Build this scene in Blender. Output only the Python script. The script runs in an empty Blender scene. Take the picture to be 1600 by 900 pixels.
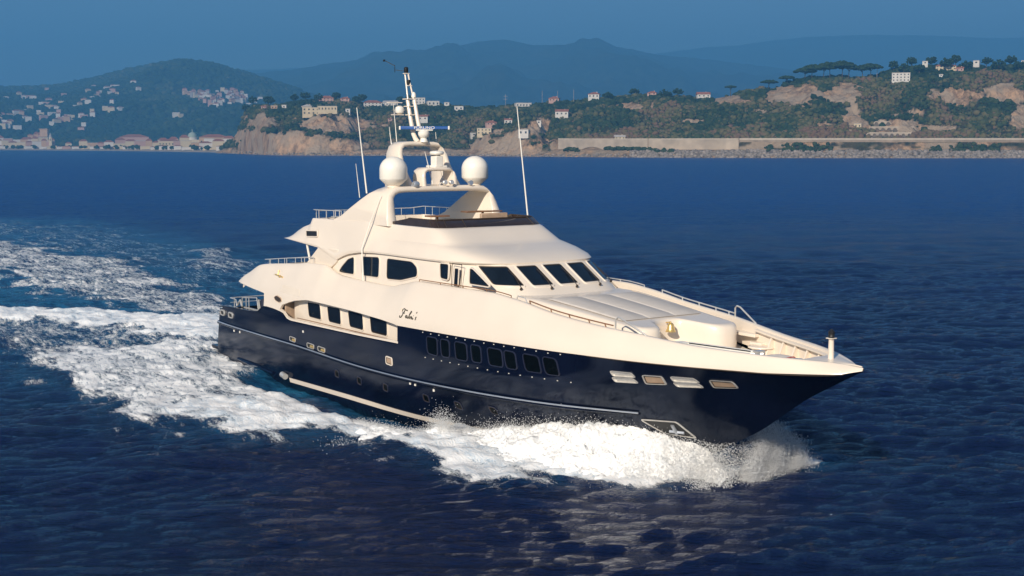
import bpy, bmesh, math, random
import numpy as np
from mathutils import Vector, Matrix

random.seed(7)
RNG = np.random.default_rng(11)
S = bpy.context.scene
COL = S.collection
R = math.radians

# ---------------------------------------------------------------- camera
CAM_H = 10.28
cam_d = bpy.data.cameras.new('camera')
cam_d.sensor_width = 36.0
cam_d.lens = 2049.0/1600.0*36.0
cam_d.clip_start = 0.5
cam_d.clip_end = 60000.0
cam = bpy.data.objects.new('camera', cam_d)
cam.location = (0, 0, CAM_H)
cam.rotation_euler = (R(90)-math.atan((450-226)/2049.0), 0, 0)
COL.objects.link(cam)
S.camera = cam

# ---------------------------------------------------------------- sky, sun, exposure
SUN_EL, SUN_AZ = 27.0, 203.0          # azimuth clockwise from +Y (the view direction)
W = bpy.data.worlds.new('World')
S.world = W
W.use_nodes = True
wn, wl = W.node_tree.nodes, W.node_tree.links
sky = wn.new('ShaderNodeTexSky')
sky.sky_type = 'NISHITA'
sky.sun_disc = False
sky.sun_elevation = R(SUN_EL)
sky.sun_rotation = R(SUN_AZ)
sky.air_density = 1.0
sky.dust_density = 0.3
sky.ozone_density = 2.5
tint = wn.new('ShaderNodeMix'); tint.data_type = 'RGBA'; tint.blend_type = 'MULTIPLY'
tint.inputs[0].default_value = 1.0
tint.inputs[7].default_value = (0.66, 0.71, 0.84, 1)
wl.new(sky.outputs[0], tint.inputs[6])
wl.new(tint.outputs[2], wn['Background'].inputs[0])
wn['Background'].inputs[1].default_value = 0.088
sun_d = bpy.data.lights.new('sun', 'SUN')
sun_d.energy = 4.8
sun_d.angle = R(0.5)
sun_d.color = (1.0, 0.90, 0.76)
sun = bpy.data.objects.new('sun', sun_d)
_sd = Vector((math.sin(R(SUN_AZ))*math.cos(R(SUN_EL)), math.cos(R(SUN_AZ))*math.cos(R(SUN_EL)), math.sin(R(SUN_EL))))
sun.rotation_euler = _sd.to_track_quat('Z', 'Y').to_euler()
sun.location = (0, -50, 80)
COL.objects.link(sun)
S.view_settings.view_transform = 'Standard'
S.view_settings.look = 'None'
S.view_settings.exposure = 0.0
S.view_settings.gamma = 1.0
S.render.film_transparent = False
S.cycles.use_denoising = True
S.cycles.max_bounces = 8
S.cycles.transparent_max_bounces = 12
S.cycles.volume_bounces = 1
S.cycles.sample_clamp_indirect = 6.0

# ---------------------------------------------------------------- helpers
def tag(o, label=None, cat=None, group=None, kind=None):
    if label: o['label'] = label
    if cat: o['category'] = cat
    if group: o['group'] = group
    if kind: o['kind'] = kind
    return o

def link(o, parent=None):
    COL.objects.link(o)
    if parent: o.parent = parent
    return o

def empty(name, loc=(0, 0, 0), rz=0.0):
    o = bpy.data.objects.new(name, None)
    o.location = loc; o.rotation_euler = (0, 0, rz)
    o.empty_display_size = 0.5
    return link(o)

def mesh_data(name, V, F, mat, smooth=True, sharp=38, recalc=True):
    me = bpy.data.meshes.new(name)
    V = np.asarray(V, np.float64)
    if isinstance(F, np.ndarray) and F.ndim == 2:
        k = F.shape[1]; n = F.shape[0]
        me.vertices.add(len(V)); me.vertices.foreach_set('co', V.ravel().astype(np.float32))
        me.loops.add(n*k); me.loops.foreach_set('vertex_index', F.ravel().astype(np.int32))
        me.polygons.add(n)
        me.polygons.foreach_set('loop_start', np.arange(0, n*k, k, dtype=np.int32))
        me.polygons.foreach_set('loop_total', np.full(n, k, np.int32))
        me.update(calc_edges=True); me.validate()
    else:
        me.from_pydata([tuple(v) for v in V], [], [tuple(int(i) for i in f) for f in F])
        me.update()
    if recalc:
        bm = bmesh.new(); bm.from_mesh(me)
        bmesh.ops.remove_doubles(bm, verts=bm.verts, dist=1e-5)
        bmesh.ops.recalc_face_normals(bm, faces=bm.faces)
        bm.to_mesh(me); bm.free()
    if smooth:
        me.polygons.foreach_set('use_smooth', np.ones(len(me.polygons), bool))
        if sharp: me.set_sharp_from_angle(angle=R(sharp))
    if mat: me.materials.append(mat)
    return me

def obj(name, V, F, mat, parent=None, **k):
    return link(bpy.data.objects.new(name, mesh_data(name, V, F, mat, **k)), parent)

class MB:
    """collects shapes that end up as ONE mesh object"""
    def __init__(self): self.V = []; self.F = []
    def add(self, V, F):
        b = len(self.V)
        self.V += [tuple(v) for v in V]; self.F += [tuple(i+b for i in f) for f in F]
        return self
    def box(self, c, s, rot=None):
        V = []
        for x in (-.5, .5):
            for y in (-.5, .5):
                for z in (-.5, .5):
                    v = Vector((x*s[0], y*s[1], z*s[2]))
                    if rot is not None: v = rot @ v
                    V.append(v+Vector(c))
        return self.add(V, [(0, 1, 3, 2), (4, 6, 7, 5), (0, 4, 5, 1), (2, 3, 7, 6), (0, 2, 6, 4), (1, 5, 7, 3)])
    def tube(self, pts, r, n=8, cap=True):
        pts = [Vector(p) for p in pts]
        rr = r if isinstance(r, (list, tuple)) else [r]*len(pts)
        V = []; F = []
        up = Vector((0, 0, 1))
        prev = None
        for i, p in enumerate(pts):
            d = (pts[min(i+1, len(pts)-1)]-pts[max(i-1, 0)]).normalized()
            if prev is None:
                a = d.cross(up)
                if a.length < 1e-3: a = d.cross(Vector((0, 1, 0)))
                a.normalize()
            else:
                a = (prev-d*prev.dot(d)).normalized()
            prev = a; b = d.cross(a)
            for k in range(n):
                t = 2*math.pi*k/n
                V.append(p+(a*math.cos(t)+b*math.sin(t))*rr[i])
        for i in range(len(pts)-1):
            for k in range(n):
                F.append((i*n+k, i*n+(k+1) % n, (i+1)*n+(k+1) % n, (i+1)*n+k))
        if cap:
            F.append(tuple(range(n-1, -1, -1))); F.append(tuple((len(pts)-1)*n+k for k in range(n)))
        return self.add(V, F)
    def lathe(self, prof, c=(0, 0, 0), n=20, rot=None):
        V = []; F = []
        for r, z in prof:
            for k in range(n):
                t = 2*math.pi*k/n
                v = Vector((r*math.cos(t), r*math.sin(t), z))
                if rot is not None: v = rot @ v
                V.append(v+Vector(c))
        for i in range(len(prof)-1):
            for k in range(n):
                F.append((i*n+k, i*n+(k+1) % n, (i+1)*n+(k+1) % n, (i+1)*n+k))
        F.append(tuple(range(n-1, -1, -1))); F.append(tuple((len(prof)-1)*n+k for k in range(n)))
        return self.add(V, F)
    def prism(self, poly, a, b):
        """poly: list of 3D points, extruded from offset a to offset b (vectors)"""
        n = len(poly); a = Vector(a); b = Vector(b)
        V = [Vector(p)+a for p in poly]+[Vector(p)+b for p in poly]
        F = [tuple(range(n-1, -1, -1)), tuple(range(n, 2*n))]
        F += [(i, (i+1) % n, n+(i+1) % n, n+i) for i in range(n)]
        return self.add(V, F)
    def loft(self, secs, cap=True, closed=True):
        n = len(secs[0]); V = [p for s in secs for p in s]; F = []
        for i in range(len(secs)-1):
            for k in range(n if closed else n-1):
                F.append((i*n+k, i*n+(k+1) % n, (i+1)*n+(k+1) % n, (i+1)*n+k))
        if cap and closed:
            F.append(tuple(range(n-1, -1, -1))); F.append(tuple((len(secs)-1)*n+k for k in range(n)))
        return self.add(V, F)
    def build(self, name, mat, parent=None, bevel=0, **k):
        o = obj(name, self.V, self.F, mat, parent, **k)
        if bevel:
            m = o.modifiers.new('bevel', 'BEVEL'); m.width = bevel; m.segments = 2; m.limit_method = 'ANGLE'; m.angle_limit = R(50)
        return o

def grid_faces(nu, nv):
    i = np.arange(nu-1)[:, None]; j = np.arange(nv-1)[None, :]
    a = (i*nv+j).ravel()
    return np.stack([a, a+nv, a+nv+1, a+1], 1)

# value noise in numpy (for terrain, foam and water shapes)
def _hash(ix, iy, s):
    h = (ix.astype(np.int64)*374761393+iy.astype(np.int64)*668265263+s*974634777) & 0x7fffffff
    h = ((h ^ (h >> 13))*1274126177) & 0x7fffffff
    return ((h ^ (h >> 16)) & 0xffff)/65535.0
def vnoise(x, y, s=0):
    x0 = np.floor(x); y0 = np.floor(y); fx = x-x0; fy = y-y0
    fx = fx*fx*fx*(fx*(fx*6-15)+10); fy = fy*fy*fy*(fy*(fy*6-15)+10)
    a = _hash(x0, y0, s); b = _hash(x0+1, y0, s); c = _hash(x0, y0+1, s); d = _hash(x0+1, y0+1, s)
    return (a*(1-fx)+b*fx)*(1-fy)+(c*(1-fx)+d*fx)*fy
def fbm(x, y, s=0, o=4, g=.5):
    t = 0; a = 1; n = 0
    for k in range(o):
        t = t+a*vnoise(x*2**k+k*17.3, y*2**k-k*9.1, s+k); n += a; a *= g
    return t/n
def sstep(a, b, x):
    t = np.clip((x-a)/(b-a), 0, 1); return t*t*(3-2*t)

# ---------------------------------------------------------------- materials
def mat(name, color, rough=.5, metal=0., spec=.5, coat=0., noise=0., nscale=3., bump=0., bscale=40., ramp=None):
    m = bpy.data.materials.new(name); m.use_nodes = True
    n, l = m.node_tree.nodes, m.node_tree.links
    p = n['Principled BSDF']
    p.inputs['Roughness'].default_value = rough
    p.inputs['Metallic'].default_value = metal
    p.inputs['Specular IOR Level'].default_value = spec
    p.inputs['Coat Weight'].default_value = coat
    p.inputs['Coat Roughness'].default_value = .05
    tc = n.new('ShaderNodeTexCoord')
    nz = n.new('ShaderNodeTexNoise'); nz.inputs['Scale'].default_value = nscale; nz.inputs['Detail'].default_value = 5
    l.new(tc.outputs['Object'], nz.inputs['Vector'])
    cr = n.new('ShaderNodeValToRGB')
    c = Vector(color[:3])
    lo, hi = (c*(1-noise), c*(1+noise)) if ramp is None else (Vector(ramp[0]), Vector(ramp[1]))
    cr.color_ramp.elements[0].position = .3; cr.color_ramp.elements[1].position = .7
    cr.color_ramp.elements[0].color = (*lo, 1); cr.color_ramp.elements[1].color = (*hi, 1)
    l.new(nz.outputs['Fac'], cr.inputs['Fac']); l.new(cr.outputs['Color'], p.inputs['Base Color'])
    if bump:
        b2 = n.new('ShaderNodeTexNoise'); b2.inputs['Scale'].default_value = bscale; b2.inputs['Detail'].default_value = 4
        l.new(tc.outputs['Object'], b2.inputs['Vector'])
        bn = n.new('ShaderNodeBump'); bn.inputs['Strength'].default_value = bump; bn.inputs['Distance'].default_value = .02
        l.new(b2.outputs['Fac'], bn.inputs['Height']); l.new(bn.outputs['Normal'], p.inputs['Normal'])
    return m

M = {}
M['navy'] = mat('navy_gloss_paint', (.0028, .0048, .0155), .11, spec=.26, noise=.35, nscale=.35, bump=.05, bscale=1.1)
M['navy'].node_tree.nodes['Principled BSDF'].inputs['Specular Tint'].default_value = (.42, .62, 1.0, 1)
M['navy2'] = mat('navy_window_surround', (.018, .022, .045), .3, noise=.2)
M['cream'] = mat('cream_gelcoat', (.775, .675, .56), .26, spec=.45, coat=.3, noise=.025, nscale=.8, bump=.015, bscale=2.)
M['cream2'] = mat('cream_nonslip_deck', (.72, .655, .56), .6, noise=.05, nscale=2., bump=.2, bscale=60)
M['glass'] = mat('dark_window_glass', (.006, .009, .014), .04, spec=.6, noise=.2, nscale=2.)
M['hglass'] = mat('black_hull_glass', (.002, .003, .004), .05, spec=.16, noise=.2, nscale=2.)
M['smoke'] = mat('smoked_windscreen', (.035, .022, .016), .06, spec=.6, noise=.2, nscale=2.)
M['gasket'] = mat('dark_bronze_window_frame', (.045, .032, .022), .35, noise=.2)
M['steel'] = mat('polished_steel', (.74, .71, .66), .30, metal=.55, noise=.08, nscale=8)
M['steel2'] = mat('satin_steel_trim', (.55, .58, .62), .35, metal=.7, noise=.06, nscale=4)
M['teak'] = mat('varnished_teak', (.22, .105, .045), .35, noise=.3, nscale=9)
M['cush'] = mat('pale_grey_cushion', (.56, .51, .46), .8, noise=.05, nscale=3, bump=.25, bscale=30)
M['black'] = mat('black_rubber', (.012, .012, .013), .5, noise=.2)
M['brass'] = mat('polished_brass', (.80, .55, .20), .28, metal=.6, noise=.1, nscale=10)
M['white'] = mat('white_plastic', (.80, .76, .68), .35, noise=.03)
M['blue'] = mat('blue_scanner_plastic', (.02, .09, .30), .35, noise=.15)
M['red'] = mat('red_line', (.35, .05, .03), .6, noise=.2)
M['tan'] = mat('tan_canvas', (.40, .28, .19), .7, noise=.15, nscale=4)
M['ink'] = mat('dark_lettering_paint', (.05, .042, .03), .4, noise=.2)
M['canvas'] = mat('navy_canvas_cover', (.02, .025, .05), .6, noise=.3, nscale=5)
# ---------------------------------------------------------------- hull form (yacht axes: X forward, Y to port, Z up)
def pchip(x, y):
    x = np.asarray(x, float); y = np.asarray(y, float)
    hh = np.diff(x); dl = np.diff(y)/hh
    m = np.zeros(len(x)); m[0] = dl[0]; m[-1] = dl[-1]
    for i in range(1, len(x)-1):
        if dl[i-1]*dl[i] > 0:
            w1 = 2*hh[i]+hh[i-1]; w2 = hh[i]+2*hh[i-1]
            m[i] = (w1+w2)/(w1/dl[i-1]+w2/dl[i])
    def f(q):
        q = np.clip(q, x[0], x[-1])
        i = np.clip(np.searchsorted(x, q, side='right')-1, 0, len(x)-2)
        t = (q-x[i])/hh[i]
        return ((1+2*t)*(1-t)**2*y[i] + t*(1-t)**2*hh[i]*m[i] + t*t*(3-2*t)*y[i+1] + t*t*(t-1)*hh[i]*m[i+1])
    return f

def tab(pts):
    a = np.array(pts, float)
    return pchip(a[:, 0], a[:, 1])

def lin(pts):
    a = np.array(pts, float)
    return lambda q: np.interp(q, a[:, 0], a[:, 1])

sheer_z = tab([(-1, 3.3), (0, 3.3), (6, 3.5), (10, 3.6), (18, 3.65), (24, 3.76), (28, 3.83), (30.5, 3.87), (32.5, 3.9), (34.75, 3.95), (36.6, 4.08), (37.05, 4.2)])
sheer_w = tab([(-1, 3.3), (0, 3.35), (3, 3.55), (6, 3.7), (10, 3.8), (14, 3.85), (18, 3.85), (22, 3.8), (25, 3.65), (27, 3.48), (29, 3.15), (30.5, 2.85), (32.5, 2.22), (34, 1.65), (34.75, 1.36), (35.75, .92), (36.6, .47), (37.05, 0.02)])
cap_z = tab([(3.0, 3.97), (3.6, 4.25), (4.1, 4.42), (5.35, 4.86), (7, 5.03), (9, 5.18), (10, 5.28), (11.5, 5.3), (12.3, 5.1), (13, 4.98), (16.8, 4.9), (18, 5.08), (19, 5.25), (23.4, 5.25), (25, 5.13), (27, 4.87), (29.35, 4.68), (30.5, 4.6), (32.5, 4.45), (34.5, 4.39), (35.25, 4.37), (36.2, 4.34), (37.05, 4.28)])
cap_w = tab([(3, 3.35), (10, 3.25), (19, 3.2), (23.4, 3.03), (25, 2.98), (27, 2.9), (29.35, 2.68), (30.5, 2.42), (32.5, 1.95), (34.5, 1.33), (35.25, 1.0), (36.2, .45), (36.9, .03), (37.05, 0.0)])
stem_x = tab([(-1.5, 27.0), (-.7, 28.6), (0, 30.1), (.5, 30.85), (1.18, 32.0), (1.91, 33.33), (2.6, 34.33), (3.09, 35.04), (3.72, 36.17), (4.2, 37.05)])
_zz = np.linspace(-1.5, 4.2, 400); _xx = stem_x(_zz)
keel_z = lambda X: np.interp(X, _xx, _zz)
blue_top = lin([(-1, 2.45), (0, 2.45), (1.2, 2.58), (3, 2.68), (5, 2.74), (6.05, 2.84), (6.35, 3.05), (6.7, 3.16), (7.8, 3.14), (8.75, 3.06), (8.85, 2.9), (9.4, 2.8), (11, 2.82), (15.5, 2.88), (18.5, 2.95), (18.56, 3.1), (18.6, 3.655), (24, 3.76), (28, 3.83), (30.5, 3.87), (32.5, 3.9), (34.75, 3.95), (36.6, 4.08), (37.05, 4.2)])
cream_low = lin([(3.0, 3.93), (6.55, 3.74), (6.65, 3.17), (7.8, 3.15), (8.3, 3.11), (8.6, 3.42), (9.3, 3.6), (9.85, 3.72), (11, 3.86), (12.6, 3.86), (15, 3.83), (17.3, 3.75), (18.2, 3.7), (18.58, 3.66), (24, 3.765), (28, 3.835), (30.5, 3.875), (32.5, 3.905), (34.75, 3.955), (36.6, 4.085), (37.05, 4.205)])
_lv = np.array([-1.5, -.7, 0, 1, 2, 3.])
_bm = np.array([1.6, 3.0, 3.6, 3.74, 3.8, 3.83])

def hull_w(X, z):
    """half breadth of the side at station X and height z"""
    zs = float(sheer_z(X)); ws = float(sheer_w(X))
    if z > zs:
        zt = float(cap_z(max(X, 3.0))); wt = float(cap_w(max(X, 3.0)))
        v = min(1.0, (z-zs)/max(zt-zs, .05))
        return ws+(wt-ws)*v**1.7
    zk = float(keel_z(X))
    if z <= zk: return 0.0
    aft = 1-.1*max(0, 1-X/10)**2
    Z = [zk]; W = [0.0]
    for q, b in zip(_lv, _bm):
        if q > zk+.12 and q < zs-.25:
            t = min(1, max(0, (float(stem_x(q))-X)/15.))
            p = 1.6+.36*max(q, 0)
            Z.append(q); W.append(b*aft*(1-(1-t)**p))
    Z.append(zs); W.append(ws)
    if len(Z) == 2: return ws*((z-zk)/(zs-zk))
    return float(pchip(Z, W)(z))
# ---------------------------------------------------------------- sea
def node_attr(n, name):
    a = n.new('ShaderNodeAttribute'); a.attribute_name = name; return a
def math_node(n, l, op, a, b=None, clamp=False):
    m = n.new('ShaderNodeMath'); m.operation = op; m.use_clamp = clamp
    for i, v in enumerate((a, b)):
        if v is None: continue
        if isinstance(v, (int, float)): m.inputs[i].default_value = v
        else: l.new(v, m.inputs[i])
    return m.outputs[0]
def noise_node(n, l, vec, scale, detail=4, rough=.55, stretch=None, rot=0, dist=0):
    if stretch:
        mp = n.new('ShaderNodeMapping'); mp.inputs['Scale'].default_value = stretch; mp.inputs['Rotation'].default_value = (0, 0, rot)
        l.new(vec, mp.inputs['Vector']); vec = mp.outputs[0]
    z = n.new('ShaderNodeTexNoise'); z.inputs['Scale'].default_value = scale; z.inputs['Detail'].default_value = detail; z.inputs['Roughness'].default_value = rough
    z.inputs['Distortion'].default_value = dist
    l.new(vec, z.inputs['Vector']); return z.outputs['Fac']
def mix_col(n, l, fac, a, b):
    m = n.new('ShaderNodeMix'); m.data_type = 'RGBA'
    if isinstance(fac, (int, float)): m.inputs[0].default_value = fac
    else: l.new(fac, m.inputs[0])
    for i, v in ((6, a), (7, b)):
        if isinstance(v, tuple): m.inputs[i].default_value = (*v, 1)
        else: l.new(v, m.inputs[i])
    return m.outputs[2]
def ramp(n, l, fac, a, b):
    m = n.new('ShaderNodeMapRange'); m.interpolation_type = 'SMOOTHSTEP'
    m.inputs['From Min'].default_value = a; m.inputs['From Max'].default_value = b
    l.new(fac, m.inputs['Value']); return m.outputs[0]

def sea_material():
    m = bpy.data.materials.new('sea_water'); m.use_nodes = True
    n, l = m.node_tree.nodes, m.node_tree.links
    p = n['Principled BSDF']
    pos = n.new('ShaderNodeNewGeometry').outputs['Position']
    foam = node_attr(n, 'foam').outputs['Fac']; aer = node_attr(n, 'aer').outputs['Fac']
    ang = R(-55)
    wk = node_attr(n, 'wake').outputs['Vector']
    n1 = noise_node(n, l, wk, .95, 8, .72, (.26, 1.1, 1), 0, .35)
    n2 = noise_node(n, l, wk, 4.2, 5, .7, (.42, 1.1, 1), 0, .2)
    n3 = noise_node(n, l, wk, 15., 4, .65, (.8, 1.1, 1), 0)
    nn = math_node(n, l, 'ADD', math_node(n, l, 'ADD', math_node(n, l, 'MULTIPLY', n1, .40), math_node(n, l, 'MULTIPLY', n2, .36)), math_node(n, l, 'MULTIPLY', n3, .24))
    f = math_node(n, l, 'ADD', foam, math_node(n, l, 'MULTIPLY', math_node(n, l, 'SUBTRACT', nn, .5), 2.9))
    fm = ramp(n, l, f, .40, .72)
    # no foam where the attribute is nil
    fm = math_node(n, l, 'MULTIPLY', fm, ramp(n, l, foam, .02, .22))
    big = noise_node(n, l, pos, .035, 3)
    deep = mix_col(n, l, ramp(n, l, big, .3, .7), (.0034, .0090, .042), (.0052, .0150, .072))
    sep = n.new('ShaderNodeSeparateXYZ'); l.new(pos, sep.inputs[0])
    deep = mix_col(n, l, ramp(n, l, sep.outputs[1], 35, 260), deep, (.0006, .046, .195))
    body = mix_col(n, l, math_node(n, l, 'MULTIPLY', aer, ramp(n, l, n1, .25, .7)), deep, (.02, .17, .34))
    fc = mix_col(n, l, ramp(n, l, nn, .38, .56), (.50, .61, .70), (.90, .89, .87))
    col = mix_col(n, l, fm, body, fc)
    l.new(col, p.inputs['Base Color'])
    rg = n.new('ShaderNodeMix'); rg.data_type = 'FLOAT'
    l.new(fm, rg.inputs[0]); rg.inputs[2].default_value = .045; rg.inputs[3].default_value = .75
    p.inputs['Subsurface Radius'].default_value = (1.0, 2.5, 4.0); p.inputs['Subsurface Scale'].default_value = 1.0
    l.new(math_node(n, l, 'MULTIPLY', math_node(n, l, 'SUBTRACT', 1.0, fm), .5), p.inputs['Subsurface Weight'])
    far = ramp(n, l, sep.outputs[1], 45, 230)
    l.new(math_node(n, l, 'ADD', rg.outputs[0], math_node(n, l, 'MULTIPLY', far, .30)), p.inputs['Roughness'])
    p.inputs['IOR'].default_value = 1.333; p.inputs['Specular IOR Level'].default_value = .5
    w1 = noise_node(n, l, pos, 4.2, 7, .66, (.6, 1.15, 1), R(8), .25)
    w0 = noise_node(n, l, pos, 1.1, 6, .62, (.55, 1.3, 1), R(-3), .3)
    w2 = noise_node(n, l, pos, .16, 5, .6, (.5, 1.4, 1), R(-6), .3)
    w3 = noise_node(n, l, pos, .02, 5, .6, (.5, 1.3, 1), R(3), .2)
    wet = math_node(n, l, 'SUBTRACT', 1.0, math_node(n, l, 'MULTIPLY', fm, .92))
    b1 = n.new('ShaderNodeBump'); b1.inputs['Distance'].default_value = .34; l.new(wet, b1.inputs['Strength']); l.new(w1, b1.inputs['Height'])
    b2 = n.new('ShaderNodeBump'); b2.inputs['Distance'].default_value = .9; l.new(wet, b2.inputs['Strength']); l.new(w2, b2.inputs['Height'])
    b0 = n.new('ShaderNodeBump'); b0.inputs['Distance'].default_value = .5; l.new(wet, b0.inputs['Strength']); l.new(w0, b0.inputs['Height']); l.new(b1.outputs[0], b0.inputs['Normal']); l.new(b0.outputs[0], b2.inputs['Normal'])
    b3 = n.new('ShaderNodeBump'); b3.inputs['Distance'].default_value = 3.0; l.new(wet, b3.inputs['Strength']); l.new(w3, b3.inputs['Height']); l.new(b2.outputs[0], b3.inputs['Normal'])
    b4 = n.new('ShaderNodeBump'); b4.inputs['Distance'].default_value = .15; b4.inputs['Strength'].default_value = .9
    l.new(math_node(n, l, 'MULTIPLY', fm, nn), b4.inputs['Height']); l.new(b3.outputs[0], b4.inputs['Normal'])
    # small facets that the bump can no longer resolve far out
    fz = n.new('ShaderNodeTexNoise'); fz.inputs['Scale'].default_value = .8; fz.inputs['Detail'].default_value = 3; l.new(pos, fz.inputs['Vector'])
    def vec(op, a, b):
        v = n.new('ShaderNodeVectorMath'); v.operation = op; l.new(a, v.inputs[0])
        if isinstance(b, tuple): v.inputs[1].default_value = b
        else: l.new(b, v.inputs[1])
        return v.outputs[0]
    tl = vec('MULTIPLY', vec('SUBTRACT', fz.outputs['Color'], (.5, .5, .5)), (1.1, 2.0, 0))
    cb = n.new('ShaderNodeCombineXYZ'); l.new(far, cb.inputs[0]); l.new(far, cb.inputs[1])
    nv_ = vec('NORMALIZE', vec('ADD', b4.outputs[0], vec('MULTIPLY', tl, cb.outputs[0])), (0, 0, 0))
    l.new(nv_, p.inputs['Normal'])
    return m

# wake strokes on the water: (x, y, radius) in metres
bw_toe = tab([(12, 7.6), (15, 7.4), (18, 7.0), (20.5, 6.5), (21.8, 5.8), (23.9, 5.3), (25.5, 5.05), (27.3, 4.85), (28.6, 4.55), (29.6, 4.1), (30.5, 2.9), (31.1, 1.7), (31.6, .9), (32.3, .35)])
STROKES = [
 (1.0, [(4.9, 40.4, 1.3), (4.0, 40.9, 1.9), (2.8, 41.8, 2.9), (1.2, 42.9, 4.1), (-.6, 44.2, 3.9), (-2.4, 45.6, 3.1), (-4.2, 46.9, 2.4), (-6.2, 48.3, 3.0), (-8.1, 49.9, 4.2)]),
 (.72, [(-8.1, 49.9, 4.2), (-10.3, 51.9, 5.1), (-12.9, 55.3, 6.0), (-15.1, 57.8, 5.4), (-18.5, 62.3, 4.9)]),
 (.50, [(-18.5, 62.3, 4.9), (-22.7, 67.6, 4.2), (-27.3, 72.0, 4.0), (-34.0, 75.0, 4.4)]),
 (.92, [(-15.0, 70.5, 4.6), (-16.5, 71.4, 4.6), (-19.9, 73.8, 2.9), (-24.5, 76.9, 2.3), (-28.6, 78.6, 2.1), (-36, 80, 2.4)]),
 (.50, [(-13.8, 61.0, 4.2), (-16.3, 65.0, 5.4), (-20.5, 69.5, 5.0), (-25.0, 73.2, 4.1), (-33, 76, 4.2)]),
 (.58, [(-17.0, 77.0, 3.4), (-18.6, 80.5, 2.8), (-23.1, 86, 3.8), (-28.2, 93.5, 5.0), (-35.0, 104.4, 6.2), (-43, 116, 7.0), (-58, 131, 8)]),
 (.37, [(-16.0, 96, 5), (-20.7, 104.4, 9.5), (-26.4, 112.3, 7.0), (-32.5, 119, 4.8), (-41.9, 133.8, 6.0), (-54.0, 153.3, 9), (-72, 172, 10)]),
 (.50, [(-28.0, 126.5, 2.6), (-27.5, 121.4, 2.0), (-26.6, 116.0, 1.8), (-24, 108, 3)]),
 (.30, [(-10.6, 57.6, .4), (-9.1, 55.9, .55), (-6.8, 52.7, .5), (-5.0, 50.4, .5), (-3.4, 48.6, .6)]),
 (.85, [(5.2, 40.4, 1.1), (6.6, 40.6, .8)]),
 (.95, [(7.2, 40.7, .7), (8.1, 41.0, .8), (9.0, 41.6, .75), (9.8, 42.2, .5)]),
]
AER = [(1.0, [(-15, 72, 6), (-22, 78, 8), (-30, 86, 12), (-42, 98, 18), (-60, 120, 26)]), (.8, [(-20, 96, 10), (-28, 112, 10), (-42, 134, 10), (-70, 170, 14)]),
       (.9, [(-9, 53.6, 1.6), (-13, 59.5, 3.0), (-17, 66, 5), (-24, 73, 5), (-34, 77, 5)]), (.55, [(2, 42.5, 4.2), (-2.4, 45.7, 3.4), (-8, 50, 5), (-14, 57, 6.5), (-22, 67, 6)]), (.75, [(7.0, 41.5, 1.6), (9.6, 42.6, 1.4)])]
def stroke_field(px, py, strokes, wob, soft=.45):
    out = np.zeros_like(px)
    for inten, pts in strokes:
        best = np.full_like(px, 9.)
        for (x0, y0, r0), (x1, y1, r1) in zip(pts[:-1], pts[1:]):
            dx, dy = x1-x0, y1-y0; L2 = dx*dx+dy*dy
            t = np.clip(((px-x0)*dx+(py-y0)*dy)/L2, 0, 1)
            d = np.hypot(px-x0-t*dx, py-y0-t*dy)/(r0+(r1-r0)*t)
            best = np.minimum(best, d)
        out = np.maximum(out, inten*sstep(1.0+soft, 1.0-soft, best+wob))
    return out

YC, YS = math.cos(R(55.1)), math.sin(R(55.1))
def to_yacht(x, y):
    x = x+11.71; y = y-65.33
    return x*YC-y*YS, x*YS+y*YC
def to_world(X, Yy): return -11.71+X*YC+Yy*YS, 65.33-X*YS+Yy*YC

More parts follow.
